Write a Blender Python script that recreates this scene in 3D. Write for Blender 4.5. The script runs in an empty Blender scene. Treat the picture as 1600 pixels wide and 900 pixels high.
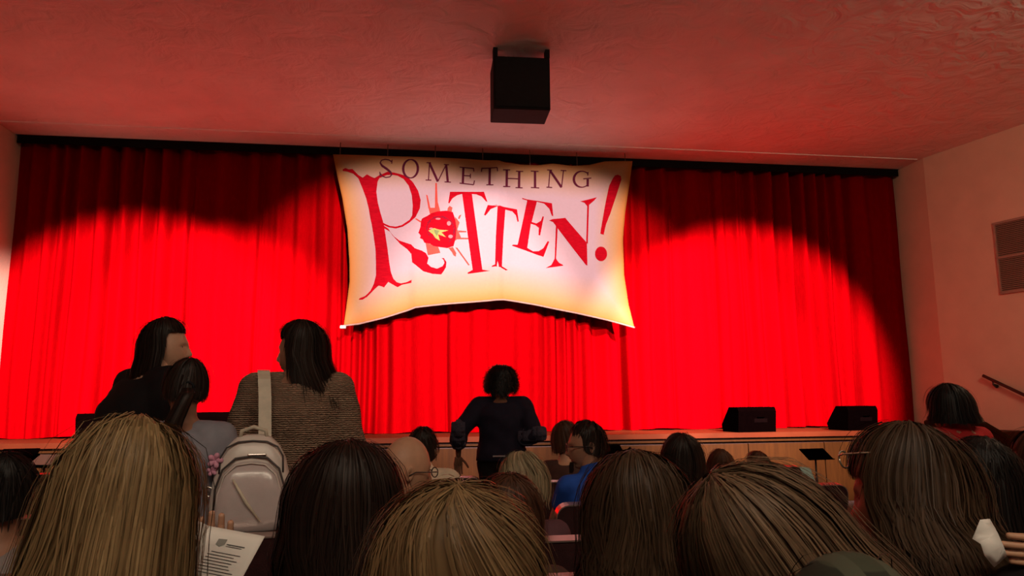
import bpy, bmesh, math, random
import numpy as np
from mathutils import Vector, Matrix
random.seed(7); RNG = np.random.default_rng(11)
S = bpy.context.scene
COL = S.collection
PI = math.pi
# ------------------------------------------------------------------ camera
F_PX = 1150.0
YAW, PIT, ROL = math.radians(8.22), math.radians(8.6), math.radians(-0.46)
CAM = Vector((0, 0, 1.5))
W_ = Vector((math.sin(YAW)*math.cos(PIT), math.cos(YAW)*math.cos(PIT), math.sin(PIT)))
r_ = Vector((math.cos(YAW), -math.sin(YAW), 0)); u_ = r_.cross(W_)
R_ = math.cos(ROL)*r_ + math.sin(ROL)*u_
U_ = -math.sin(ROL)*r_ + math.cos(ROL)*u_
cd = bpy.data.cameras.new('camera'); cam = bpy.data.objects.new('camera', cd); COL.objects.link(cam)
cd.sensor_width = 36.0; cd.lens = F_PX/1600*36; cd.clip_end = 200; cd.clip_start = 0.02
m = Matrix.Identity(4)
for i in range(3):
    m[i][0] = R_[i]; m[i][1] = U_[i]; m[i][2] = -W_[i]; m[i][3] = CAM[i]
cam.matrix_world = m
S.camera = cam
def ray(px, py):
    return (W_ + R_*((px-800)/F_PX) + U_*((450-py)/F_PX))
def at(px, py, Y):                      # point seen at a pixel, at a distance Y down the hall
    d = ray(px, py); return CAM + d*(Y/d.y)
def at_z(px, py, z):
    d = ray(px, py); return CAM + d*((z-CAM.z)/d.z)
# ------------------------------------------------------------------ world, lights, exposure
wd = bpy.data.worlds.new('world'); S.world = wd; wd.use_nodes = True
wd.node_tree.nodes['Background'].inputs[0].default_value = (0.02, 0.016, 0.014, 1)
wd.node_tree.nodes['Background'].inputs[1].default_value = 0.3
S.view_settings.view_transform = 'Standard'; S.view_settings.look = 'None'
S.view_settings.gamma = 1; S.view_settings.use_curve_mapping = False
S.view_settings.exposure = 0.34
def spot(name, loc, target, power, size_deg, blend, color, radius=0.06):
    l = bpy.data.lights.new(name, 'SPOT'); l.energy = power; l.spot_size = math.radians(size_deg)
    l.spot_blend = blend; l.color = color; l.shadow_soft_size = radius
    o = bpy.data.objects.new(name, l); COL.objects.link(o); o.location = loc
    o.rotation_euler = (Vector(target)-Vector(loc)).to_track_quat('-Z', 'Y').to_euler(); return o
def area(name, loc, target, power, sx, sy, color):
    l = bpy.data.lights.new(name, 'AREA'); l.energy = power; l.shape = 'RECTANGLE'; l.size = sx; l.size_y = sy; l.color = color
    o = bpy.data.objects.new(name, l); COL.objects.link(o); o.location = loc
    o.rotation_euler = (Vector(target)-Vector(loc)).to_track_quat('-Z', 'Y').to_euler(); return o
# stage spotlights hung from the ceiling above and behind the camera, and the dimmed house lights
for sx_, tx_, tz_, pw_, deg_, lz_ in ((-4.0, -3.95, 1.85, 12500, 41, 4.85), (-2.9, -2.8, 2.0, 8000, 36, 4.85), (0.05, 0.0, 2.35, 5200, 49, 4.1), (2.15, 2.2, 2.35, 5200, 49, 4.1), (4.6, 4.6, 1.95, 8000, 36, 4.85), (5.5, 5.5, 1.95, 13500, 41, 4.85)):
    spot('stage_spot', (sx_, 4.5, lz_), (tx_, 11.3, tz_), pw_, deg_, 0.38, (1.0, 0.74, 0.70), 0.08)
area('house_light_rear', (0.5, -2.5, 5.3), (0.5, 0.6, 0.6), 180, 6.0, 0.8, (1.0, 0.82, 0.60))
area('house_light_right', (6.0, 3.0, 5.3), (7.4, 6.5, 0.5), 130, 1.2, 1.2, (1.0, 0.72, 0.46))
# ------------------------------------------------------------------ materials
MATS = {}
def mat(name, col, rough=0.6, spec=0.4, metal=0.0, var=0.12, scale=20.0, bump=0.0, bscale=60.0, stretch=None, extra=None, sheen=0.0):
    if name in MATS: return MATS[name]
    M = bpy.data.materials.new(name); M.use_nodes = True; nt = M.node_tree; N = nt.nodes; L = nt.links
    b = N['Principled BSDF']; b.inputs['Roughness'].default_value = rough; b.inputs['Metallic'].default_value = metal
    b.inputs['Specular IOR Level'].default_value = spec
    if sheen: b.inputs['Sheen Weight'].default_value = sheen
    tc = N.new('ShaderNodeTexCoord'); mp = N.new('ShaderNodeMapping'); L.new(tc.outputs['Object'], mp.inputs[0])
    if stretch: mp.inputs['Scale'].default_value = stretch
    nz = N.new('ShaderNodeTexNoise'); nz.inputs['Scale'].default_value = scale; nz.inputs['Detail'].default_value = 5
    L.new(mp.outputs[0], nz.inputs[0])
    cr = N.new('ShaderNodeValToRGB'); c = col
    cr.color_ramp.elements[0].position = 0.3; cr.color_ramp.elements[1].position = 0.7
    cr.color_ramp.elements[0].color = (c[0]*(1-var), c[1]*(1-var), c[2]*(1-var), 1)
    cr.color_ramp.elements[1].color = (min(1, c[0]*(1+var)), min(1, c[1]*(1+var)), min(1, c[2]*(1+var)), 1)
    L.new(nz.outputs[0], cr.inputs[0]); L.new(cr.outputs[0], b.inputs['Base Color'])
    if bump:
        n2 = N.new('ShaderNodeTexNoise'); n2.inputs['Scale'].default_value = bscale; n2.inputs['Detail'].default_value = 4
        L.new(mp.outputs[0], n2.inputs[0])
        bp = N.new('ShaderNodeBump'); bp.inputs['Strength'].default_value = bump; bp.inputs['Distance'].default_value = 0.02
        L.new(n2.outputs[0], bp.inputs['Height']); L.new(bp.outputs[0], b.inputs['Normal'])
    if extra: extra(nt, b, mp, cr)
    MATS[name] = M; return M
def wood_extra(nt, b, mp, cr):
    N = nt.nodes; L = nt.links
    w = N.new('ShaderNodeTexWave'); w.inputs['Scale'].default_value = 2.5; w.inputs['Distortion'].default_value = 6; w.inputs['Detail'].default_value = 3
    L.new(mp.outputs[0], w.inputs[0])
    mx = N.new('ShaderNodeMixRGB'); mx.blend_type = 'MULTIPLY'; mx.inputs[0].default_value = 0.25
    L.new(cr.outputs[0], mx.inputs[1]); L.new(w.outputs[0], mx.inputs[2]); L.new(mx.outputs[0], b.inputs['Base Color'])
def plaster_extra(nt, b, mp, cr):
    N = nt.nodes; L = nt.links
    v = N.new('ShaderNodeTexNoise'); v.inputs['Scale'].default_value = 2.8; v.inputs['Detail'].default_value = 4; v.inputs['Distortion'].default_value = 1.3
    L.new(mp.outputs[0], v.inputs[0])
    bp = N.new('ShaderNodeBump'); bp.inputs['Strength'].default_value = 0.7; bp.inputs['Distance'].default_value = 0.08
    L.new(v.outputs[0], bp.inputs['Height']); L.new(bp.outputs[0], b.inputs['Normal'])
def knit_extra(nt, b, mp, cr):
    N = nt.nodes; L = nt.links
    w = N.new('ShaderNodeTexWave'); w.bands_direction = 'Z'; w.inputs['Scale'].default_value = 34; w.inputs['Distortion'].default_value = 3.5; w.inputs['Detail Scale'].default_value = 3
    L.new(mp.outputs[0], w.inputs[0])
    bp = N.new('ShaderNodeBump'); bp.inputs['Strength'].default_value = 0.9; bp.inputs['Distance'].default_value = 0.012
    L.new(w.outputs[0], bp.inputs['Height']); L.new(bp.outputs[0], b.inputs['Normal'])
    mx = N.new('ShaderNodeMixRGB'); mx.blend_type = 'MULTIPLY'; mx.inputs[0].default_value = 0.35
    L.new(cr.outputs[0], mx.inputs[1]); L.new(w.outputs[0], mx.inputs[2]); L.new(mx.outputs[0], b.inputs['Base Color'])
def floral_extra(nt, b, mp, cr):
    N = nt.nodes; L = nt.links
    v = N.new('ShaderNodeTexVoronoi'); v.inputs['Scale'].default_value = 26; v.inputs['Randomness'].default_value = 0.9
    nd = N.new('ShaderNodeTexNoise'); nd.inputs['Scale'].default_value = 60
    ad = N.new('ShaderNodeMixRGB'); ad.blend_type = 'ADD'; ad.inputs[0].default_value = 0.02
    L.new(mp.outputs[0], ad.inputs[1]); L.new(nd.outputs['Color'], ad.inputs[2]); L.new(ad.outputs[0], v.inputs[0])
    rp = N.new('ShaderNodeValToRGB'); rp.color_ramp.interpolation = 'CONSTANT'
    e = rp.color_ramp.elements; e[0].position = 0; e[0].color = (0.75, 0.62, 0.5, 1); e[1].position = 0.1; e[1].color = (0.5, 0.46, 0.42, 1)
    k = e.new(0.34); k.color = (0.035, 0.025, 0.06, 1)
    L.new(v.outputs['Distance'], rp.inputs[0]); L.new(rp.outputs[0], b.inputs['Base Color'])
def plaid_extra(nt, b, mp, cr):
    N = nt.nodes; L = nt.links
    prev = cr.outputs[0]
    for d, c in (('Z', (0.03, 0.033, 0.024, 1)), ('X', (0.075, 0.08, 0.055, 1))):
        w = N.new('ShaderNodeTexWave'); w.bands_direction = d; w.inputs['Scale'].default_value = 7
        L.new(mp.outputs[0], w.inputs[0])
        rp = N.new('ShaderNodeValToRGB'); rp.color_ramp.elements[0].position = 0.62; rp.color_ramp.elements[1].position = 0.72
        L.new(w.outputs[0], rp.inputs[0])
        mx = N.new('ShaderNodeMixRGB'); mx.inputs[2].default_value = c; L.new(rp.outputs[0], mx.inputs[0]); L.new(prev, mx.inputs[1]); prev = mx.outputs[0]
    L.new(prev, b.inputs['Base Color'])
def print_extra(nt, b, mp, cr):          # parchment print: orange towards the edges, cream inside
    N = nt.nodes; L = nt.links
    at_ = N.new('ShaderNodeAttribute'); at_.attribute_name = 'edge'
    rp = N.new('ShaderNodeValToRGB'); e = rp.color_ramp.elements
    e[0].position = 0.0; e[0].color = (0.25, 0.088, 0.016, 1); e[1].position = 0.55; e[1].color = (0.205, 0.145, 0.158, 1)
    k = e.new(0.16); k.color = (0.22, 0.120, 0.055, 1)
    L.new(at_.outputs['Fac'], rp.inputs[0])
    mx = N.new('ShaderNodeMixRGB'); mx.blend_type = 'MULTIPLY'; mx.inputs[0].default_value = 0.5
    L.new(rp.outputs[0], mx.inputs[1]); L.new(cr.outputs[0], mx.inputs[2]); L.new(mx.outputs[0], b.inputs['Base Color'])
def hairmat(name, dark, light, rough=0.5, spec=0.22):
    if name in MATS: return MATS[name]
    M = bpy.data.materials.new(name); M.use_nodes = True; nt = M.node_tree; N = nt.nodes; L = nt.links
    b = N['Principled BSDF']; b.inputs['Roughness'].default_value = rough; b.inputs['Specular IOR Level'].default_value = spec
    a = N.new('ShaderNodeAttribute'); a.attribute_name = 'tint'
    cr = N.new('ShaderNodeValToRGB'); cr.color_ramp.elements[0].color = (*dark, 1); cr.color_ramp.elements[1].color = (*light, 1)
    nz = N.new('ShaderNodeTexNoise'); nz.inputs['Scale'].default_value = 30; ad = N.new('ShaderNodeMath'); ad.operation = 'MULTIPLY_ADD'
    tc = N.new('ShaderNodeTexCoord'); L.new(tc.outputs['Object'], nz.inputs[0])
    L.new(nz.outputs[0], ad.inputs[0]); ad.inputs[1].default_value = 0.4; L.new(a.outputs['Fac'], ad.inputs[2])
    sb = N.new('ShaderNodeMath'); sb.operation = 'SUBTRACT'; sb.inputs[1].default_value = 0.2; L.new(ad.outputs[0], sb.inputs[0])
    L.new(sb.outputs[0], cr.inputs[0]); L.new(cr.outputs[0], b.inputs['Base Color'])
    MATS[name] = M; return M
# ------------------------------------------------------------------ mesh helpers
def new_obj(name, me, material=None, parent=None):
    o = bpy.data.objects.new(name, me); COL.objects.link(o)
    if material: me.materials.append(material)
    if parent: o.parent = parent
    return o
def mesh_np(name, V, F, smooth=False, attrs=None):
    me = bpy.data.meshes.new(name); V = np.asarray(V, dtype=np.float32); F = np.asarray(F, dtype=np.int32)
    k = F.shape[1]; me.vertices.add(len(V)); me.vertices.foreach_set('co', V.ravel())
    me.loops.add(F.size); me.loops.foreach_set('vertex_index', F.ravel())
    me.polygons.add(len(F)); me.polygons.foreach_set('loop_start', np.arange(len(F), dtype=np.int32)*k)
    try: me.polygons.foreach_set('loop_total', np.full(len(F), k, dtype=np.int32))
    except Exception: pass
    if smooth: me.polygons.foreach_set('use_smooth', np.ones(len(F), dtype=bool))
    for n, a in (attrs or {}).items():
        at_ = me.attributes.new(n, 'FLOAT', 'POINT'); at_.data.foreach_set('value', np.asarray(a, dtype=np.float32))
    me.update(calc_edges=True); return me
def from_py(name, V, F, smooth=False):
    me = bpy.data.meshes.new(name); me.from_pydata([tuple(v) for v in V], [], [tuple(f) for f in F])
    if smooth: me.polygons.foreach_set('use_smooth', np.ones(len(me.polygons), dtype=bool))
    me.update(); return me
class MB:
    def __init__(s): s.V = []; s.F = []
    def add(s, V, F):
        o = len(s.V); s.V += [tuple(v) for v in V]; s.F += [tuple(i+o for i in f) for f in F]; return s
    def box(s, c, d, rot=None, bev=0.0):
        bm = bmesh.new(); bmesh.ops.create_cube(bm, size=1.0)
        bmesh.ops.scale(bm, vec=d, verts=bm.verts)
        if bev: bmesh.ops.bevel(bm, geom=bm.edges[:], offset=bev, segments=2, affect='EDGES', profile=0.5)
        if rot is not None: bmesh.ops.transform(bm, matrix=rot.to_4x4(), verts=bm.verts)
        bmesh.ops.translate(bm, vec=c, verts=bm.verts)
        bm.verts.index_update(); s.add([v.co[:] for v in bm.verts], [[v.index for v in f.verts] for f in bm.faces]); bm.free(); return s
    def tube(s, pts, r, n=8, cap=True):
        pts = [Vector(p) for p in pts]; rs = r if isinstance(r, (list, tuple)) else [r]*len(pts)
        V = []; F = []; up = Vector((0, 0, 1)); prev = None
        for i, p in enumerate(pts):
            t = (pts[min(i+1, len(pts)-1)]-pts[max(i-1, 0)]).normalized()
            a = prev if prev is not None else (Vector((1, 0, 0)) if abs(t.z) > 0.9 else up)
            a = (a - t*a.dot(t)).normalized(); prev = a; b = t.cross(a)
            V += [p+a*(rs[i]*math.cos(2*PI*k/n))+b*(rs[i]*math.sin(2*PI*k/n)) for k in range(n)]
        for i in range(len(pts)-1):
            F += [(i*n+k, i*n+(k+1) % n, (i+1)*n+(k+1) % n, (i+1)*n+k) for k in range(n)]
        if cap: F += [tuple(range(n-1, -1, -1)), tuple(range((len(pts)-1)*n, len(pts)*n))]
        return s.add(V, F)
    def prism(s, poly, h0, h1, M=None):      # poly in xy, extruded along z
        n = len(poly); V = [Vector((x, y, h0)) for x, y in poly]+[Vector((x, y, h1)) for x, y in poly]
        if M is not None: V = [M @ v for v in V]
        return s.add(V, [tuple(range(n-1, -1, -1)), tuple(range(n, 2*n))]+[(i, (i+1) % n, n+(i+1) % n, n+i) for i in range(n)])
    def build(s, name, material=None, parent=None, smooth=False):
        return new_obj(name, from_py(name, s.V, s.F, smooth), material, parent)
def tag(o, label, cat, group=None):
    o['label'] = label; o['category'] = cat
    if group: o['group'] = group
    return o
def struct(o): o['kind'] = 'structure'; return o
def empty(name, loc=(0, 0, 0), rz=0.0):
    o = bpy.data.objects.new(name, None); COL.objects.link(o); o.location = loc; o.rotation_euler = (0, 0, rz); o.empty_display_size = 0.1; return o
def floor_z(y): return 0.03*max(0.0, 7.7-y)
# ------------------------------------------------------------------ the hall
ZC = 1.5+3.91; ZS = 1.0; YO = 11.3; YL = 10.2
M_wall = mat('painted_wall', (0.68, 0.48, 0.36), 0.75, 0.25, var=0.05, scale=3, bump=0.08, bscale=40)
M_ceil = mat('plaster_ceiling', (0.88, 0.77, 0.75), 0.8, 0.2, var=0.06, scale=1.5, extra=plaster_extra)
M_floor = mat('dark_floor', (0.05, 0.03, 0.028), 0.5, 0.4, var=0.2, scale=6)
M_wood = mat('stage_wood', (0.026, 0.0085, 0.0013), 0.5, 0.06, var=0.18, scale=4, stretch=(6, 6, 0.8), extra=wood_extra)
M_woodtop = mat('stage_floor_wood', (0.055, 0.010, 0.003), 0.5, 0.06, var=0.15, scale=5, stretch=(0.6, 8, 1))
M_dark = mat('dark_moulding', (0.03, 0.012, 0.01), 0.6, 0.3)
M_black = mat('black_paint', (0.010, 0.007, 0.007), 0.7, 0.1, var=0.2)
M_blackcloth = mat('black_cloth', (0.006, 0.004, 0.004), 0.95, 0.1, var=0.2)
A_ = at_z(1432, 247, ZC); B_ = at_z(1582, 199.5, ZC)
A_ = Vector((A_.x, A_.y)); B_ = Vector((B_.x, B_.y))
XR = at(1403, 265, YO).x; XL = at(27, 210, YO).x
A_.x = XR + 0.02
def ext(a, b, y): t = (y-a.y)/(b.y-a.y); return a+(b-a)*t
YB = -6.0
BR = ext(A_, B_, YB)
LA = Vector((XL-0.02, A_.y)); LB = Vector((-(BR.x-XR)+XL, YB))
def slab(name, pts, z0, z1, material):      # vertical or flat prism from plan points
    return struct(MB().prism([(p[0], p[1]) for p in pts], z0, z1).build(name, material))
T = 0.2
def wallseg(name, p, q, z0, z1, side, material):
    d = (Vector(q)-Vector(p)).normalized(); n = Vector((-d.y, d.x))*side*T
    return slab(name, [p, q, Vector(q)+n, Vector(p)+n], z0, z1, material)
wallseg('wall_right', A_, BR, -0.3, ZC, 1, M_wall)
wallseg('wall_left', LA, LB, -0.3, ZC, -1, M_wall)
wallseg('wall_back', LB, BR, -0.3, ZC, -1, M_wall)
# reveals beside the stage opening
wallseg('trim_1', (XR+0.02, 13.4), A_, -0.3, ZC, 1, M_wall)
wallseg('trim_2', (XL-0.02, 13.4), LA, -0.3, ZC, -1, M_wall)
slab('ceiling', [LB+Vector((-.4, -.2)), BR+Vector((.4, -.2)), A_+Vector((.4, 0)), (XR+.4, YO-0.02), (XL-.4, YO-0.02), LA+Vector((-.4, 0))], ZC, ZC+0.2, M_ceil)
slab('wall_stage', [(XL-.3, 13.2), (XR+.3, 13.2), (XR+.3, 13.4), (XL-.3, 13.4)], -0.3, ZC+1.2, M_black)
slab('trim_3', [(XL, YO+0.55), (XR, YO+0.55), (XR, YO+0.7), (XL, YO+0.7)], ZC-0.1, ZC+1.0, M_black)
struct(MB().add([(LB.x-.3, YB-.2, floor_z(YB)), (BR.x+.3, YB-.2, floor_z(YB)), (BR.x+.3, 7.7, 0), (LB.x-.3, 7.7, 0), (LB.x-.3, 11, 0), (BR.x+.3, 11, 0)],
   [(0, 1, 2, 3), (3, 2, 5, 4)]).build('floor', M_floor))
# thin seam of the ceiling soffit board
sm = MB().box(((XL+XR)/2, YO-0.55, ZC-0.006), (XR-XL-0.1, 0.03, 0.012)).build('trim_4', M_ceil); struct(sm)
# stage: floor boards edge, mouldings, front panels
sx0, sx1 = XL-0.0, XR+0.0
st = struct(MB().prism([(sx0, YL), (sx1, YL), (sx1, 13.2), (sx0, 13.2)], ZS-0.04, ZS).build('floor_stage', M_woodtop))
fr = empty('stage_apron', ((XL+XR)/2, YL, 0)); tag(fr, 'orange wooden stage front with dark moulding lines under the red curtain', 'stage front')
def child_world(o, p): o.parent = p; o.matrix_parent_inverse = p.matrix_basis.inverted(); return o
cx = (XL+XR)/2; wx = XR-XL
for nm, z, h, y, mt in (('nosing', ZS-0.055, 0.03, YL-0.0, M_woodtop), ('groove', ZS-0.085, 0.03, YL+0.05, M_dark), ('moulding', ZS-0.112, 0.026, YL+0.01, M_wood), ('groove', ZS-0.14, 0.03, YL+0.05, M_dark)):
    child_world(MB().box((cx, y+0.03, z), (wx-0.02, 0.06, h)).build(nm, mt), fr)
npan = 12; pw = (wx-0.02)/npan
pm = MB().box((0, 0, 0), (pw-0.012, 0.03, ZS-0.16), bev=0.004); pme = from_py('panel', pm.V, pm.F)
pme.materials.append(M_wood)
for i in range(npan):
    o = new_obj('panel', pme); o.location = (XL+0.01+pw*(i+.5), YL+0.06, (ZS-0.155)/2); child_world(o, fr)
child_world(MB().box((cx, YL+0.1, 0.45), (wx-0.02, 0.03, 0.88)).build('backing', M_dark), fr)
# stairs along the right wall with wooden side panel
def on_wall(px, py, off=0.0):
    d3 = ray(px, py); w = (BR-A_).normalized(); n = Vector((-w.y, w.x))
    if n.dot(Vector((0, 0))-A_) < 0: n = -n
    t = (n.dot(A_)+off)/(n.x*d3.x+n.y*d3.y); return CAM+d3*t
wdir = (BR-A_).normalized(); wn = Vector((-wdir.y, wdir.x))
if wn.dot(-A_) < 0: wn = -wn
def wp(s, off, z): p = A_+wdir*s+wn*off; return Vector((p.x, p.y, z))     # along wall, out of wall
stair = empty('stage_stairs', wp(1.2, 0.6, 0)); tag(stair, 'wooden steps leading down from the stage along the right wall', 'stairs')
s0 = (A_.y-YL)/-wdir.y+0.05
for i in range(5):
    z = ZS-0.0-0.18*(i+0); a = s0+(0.9 if i else 0.0)*0+i*0.3+(0.45 if i else 0); b = s0+0.45+(i+1)*0.3 if i else s0+0.75
    V = [wp(a, 0.02, 0), wp(b, 0.02, 0), wp(b, 1.15, 0), wp(a, 1.15, 0)]
    child_world(MB().prism([(v.x, v.y) for v in V], floor_z(9), z).build('step', M_woodtop), stair)
V = [wp(s0, 1.16, 0), wp(s0+0.9, 1.16, 0), wp(s0+2.3, 1.16, 0)]
zt = [ZS+0.10, ZS+0.10, 0.30]; pan = MB()
q = []
for (v, z) in zip(V, zt): q += [v+Vector((0, 0, 0)), v+Vector((0, 0, z))]
o2 = Vector((wn.x, wn.y, 0))*0.04
q2 = [a+o2 for a in q]
pan.add(q+q2, [(0, 2, 3, 1), (2, 4, 5, 3), (6, 7, 9, 8), (8, 9, 11, 10), (1, 3, 9, 7), (3, 5, 11, 9), (0, 1, 7, 6), (4, 10, 11, 5), (0, 6, 8, 2), (2, 8, 10, 4)])
child_world(pan.build('side_panel', M_wood), stair)
cap = [V[0]+Vector((0, 0, zt[0]+.02)), V[1]+Vector((0, 0, zt[1]+.02)), V[2]+Vector((0, 0, zt[2]+.02))]
child_world(MB().tube([c+o2*0.5 for c in cap], 0.035, 6).build('side_cap', M_wood), stair)
# handrail on the right wall
M_rail = mat('dark_rail', (0.035, 0.015, 0.012), 0.4, 0.4)
h0 = on_wall(1536, 587, 0.08); h1 = on_wall(1602, 618, 0.08); dh = (h1-h0)
hr = empty('handrail', h0); tag(hr, 'dark handrail sloping down along the right wall above the steps', 'handrail')
child_world(MB().tube([h0, h0+dh*0.02, h0+dh*1.5], 0.024, 10).build('rail', M_rail), hr)
for t in (0.24, 1.2):
    p = h0+dh*t; w = Vector((wn.x, wn.y, 0))
    child_world(MB().tube([p-Vector((0, 0, 0.01)), p-Vector((0, 0, 0.06)), p-w*0.075-Vector((0, 0, 0.09))], [0.012, 0.014, 0.03], 8).build('bracket', M_rail), hr)
# vent grille
v00 = on_wall(1560, 349, 0.0); v1 = on_wall(1566, 458, 0.0)
M_vent = mat('vent_metal', (0.34, 0.22, 0.17), 0.5, 0.4, var=0.04)
M_ventd = mat('vent_recess', (0.05, 0.03, 0.025), 0.8, 0.2)
vx = Vector((wdir.x, wdir.y, 0)); vz = Vector((0, 0, 1)); vn = Vector((wn.x, wn.y, 0))
hv = v00.z-v1.z; wv = 0.95
vg = empty('wall_vent', v1); tag(vg, 'square two-panel louvred air vent high on the right wall', 'vent')
rotv = Matrix((vx, vn, vz)).transposed()
def vbox(nm, a, c, z, da, dz, th, mt): return child_world(MB().box(v1+vx*a+vz*z+vn*c, (da, th, dz), rot=rotv).build(nm, mt), vg)
vbox('recess', wv/2, 0.004, hv/2, wv, hv, 0.006, M_ventd)
for z in (0.0, hv/2, hv): vbox('frame_rail', wv/2, 0.015, z, wv+0.04, 0.035 if z != hv/2 else 0.03, 0.03, M_vent)
for a in (0.0, wv): vbox('frame_stile', a, 0.015, hv/2, 0.03, hv, 0.03, M_vent)
sl = MB().box((0, 0, 0), (wv-0.03, 0.03, 0.007), rot=(rotv @ Matrix.Rotation(math.radians(-35), 3, 'X'))); sme = from_py('slat', sl.V, sl.F); sme.materials.append(M_vent)
ns = 18
for h in range(2):
    for k in range(ns):
        o = new_obj('slat', sme); o.location = v1+vx*wv/2+vn*0.016+vz*(hv/2*h+hv/2*(k+1)/(ns+1)); child_world(o, vg)
# loudspeaker box hung from the ceiling
pb = at_z(815, 86, ZC-0.08); bw = 90/F_PX*(pb.y*math.cos(YAW)+pb.x*math.sin(YAW))*1.05
sp = empty('ceiling_speaker', (pb.x, pb.y, ZC)); tag(sp, 'black loudspeaker box hanging from the pink ceiling above the banner', 'loudspeaker')
sp.rotation_euler = (0, 0, math.radians(-2))
bh = 0.62
MB().box((0, 0.22, -0.10-bh/2), (bw, 0.44, bh), bev=0.012).build('cabinet', M_black, sp)
MB().box((0, -0.006, -0.10-bh/2), (bw-0.05, 0.012, bh-0.05), bev=0.004).build('grille', mat('speaker_grille', (0.01, 0.009, 0.01), 0.8, 0.2, bump=0.4, bscale=400), sp)
for s_ in (-1, 1):
    MB().box((s_*(bw/2-0.025), 0.05, -0.05), (0.05, 0.10, 0.10)).build('bracket', M_black, sp)
# ------------------------------------------------------------------ curtain
def curt_extra(nt, b, mp, cr): b.inputs['Sheen Weight'].default_value = 0.0
M_curt = mat('red_velour', (0.185, 0.0001, 0.0010), 1.0, 0.0, var=0.10, scale=60, stretch=(1, 1, 0.15))
nxc = 1100; nz_ = 26
xs = np.linspace(XL-0.05, XR+0.05, nxc)
ph = np.cumsum((xs[1]-xs[0])*2*PI/(0.36+0.12*np.sin(xs*1.7)+0.09*np.sin(xs*4.1+1)))
amp = 0.048+0.045*np.sin(xs*0.9+2)**2
fold = amp*np.sin(ph)+0.010*np.sin(ph*2.3+xs)
deep = np.zeros_like(xs)
for pxd, wdt, a in ((978, .05, .22), (527, .05, .16), (283, .03, .12), (394, .03, .10), (1172, .03, .15), (1235, .03, .12), (1262, .03, .13), (150, .03, .1), (700, .03, .06), (1060, .03, .06), (1350, .05, .12), (1130, .03, .1), (80, .04, .08)):
    xd = at(pxd, 550, YO).x; deep += a*np.exp(-((xs-xd)/wdt)**2)
V = []
zs = np.linspace(ZS+0.005, ZC+0.5, nz_)
for z in zs:
    t = (z-ZS)/(ZC-ZS)
    y = YO+0.14+fold*(0.75+0.35*t)+deep*(0.55+0.6*(1-t))+0.012*np.sin(xs*9+z*2.2)
    xx = xs+0.02*np.sin(z*1.3+xs*2)*(1-t)
    V.append(np.stack([xx, y, np.full_like(xs, z)+(0.012*np.sin(xs*5)+0.01 if z < ZS+0.02 else 0)], 1))
V = np.concatenate(V)
idx = np.arange(nxc*nz_).reshape(nz_, nxc)
Fq = np.stack([idx[:-1, :-1].ravel(), idx[:-1, 1:].ravel(), idx[1:, 1:].ravel(), idx[1:, :-1].ravel()], 1)
cu = new_obj('stage_curtain', mesh_np('stage_curtain', V, Fq, True), M_curt)
tag(cu, 'tall bright red pleated velour curtain closing the whole stage', 'curtain')
bd = MB().box((cx, YO-0.005, ZC-0.065), (wx-0.02, 0.02, 0.12)).build('curtain_border', M_blackcloth)
tag(bd, 'thin black border strip along the top of the red curtain', 'border')
# ------------------------------------------------------------------ banner
YBN = 11.02
def wpx(px, py):        # banner relief (metres towards the hall) as a function of place on it
    o = 0.018*math.sin(px*0.045+py*0.006)+0.012*math.sin(px*0.021-py*0.03+1)
    o += 0.035/(1+math.exp(-(px-644)/3.0))*min(1, max(0, (py-300)/120))-0.02
    o += 0.022*math.exp(-((px-777)/9.0)**2)-0.02*math.exp(-((px-789)/8.0)**2)
    return o
def bpt(px, py, lift=0.0):
    p = at(px, py, YBN); return Vector((p.x, YBN-wpx(px, py)-lift, p.z))
def pl(pts, t):       # evaluate polyline by chord parameter
    L_ = [0]
    for a, b in zip(pts, pts[1:]): L_.append(L_[-1]+math.dist(a, b))
    s = t*L_[-1]
    for i in range(len(pts)-1):
        if s <= L_[i+1]+1e-9:
            f = (s-L_[i])/(L_[i+1]-L_[i]); return (pts[i][0]+(pts[i+1][0]-pts[i][0])*f, pts[i][1]+(pts[i+1][1]-pts[i][1])*f)
    return pts[-1]
top = [(520, 240), (560, 242), (640, 244), (690, 247), (780, 250), (800, 254), (815, 257), (840, 258), (865, 255), (895, 258), (920, 257), (945, 252), (988, 252)]
bot = [(537, 510), (560, 507), (600, 497), (643, 484), (646, 482), (700, 476), (775, 470), (785, 469), (840, 478), (900, 490), (950, 502), (991, 513)]
lef = [(520, 240), (527, 275), (535, 310), (543, 360), (546, 410), (546, 440), (541, 480), (537, 510)]
rig = [(988, 252), (983, 290), (977, 330), (973, 375), (974, 430), (981, 475), (991, 513)]
NU, NV = 110, 50; V = []; E_ = []
for j in range(NV+1):
    v = j/NV
    for i in range(NU+1):
        u = i/NU
        a, b, c, d = pl(top, u), pl(bot, u), pl(lef, v), pl(rig, v)
        P = [(1-v)*a[k]+v*b[k]+(1-u)*c[k]+u*d[k]-((1-u)*(1-v)*top[0][k]+u*(1-v)*top[-1][k]+(1-u)*v*bot[0][k]+u*v*bot[-1][k]) for k in (0, 1)]
        V.append(bpt(*P)); E_.append(min(u*4.2*1.2, (1-u)*4.2*1.2, (1-v)*2.0, v*2.2+0.05))
        
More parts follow.
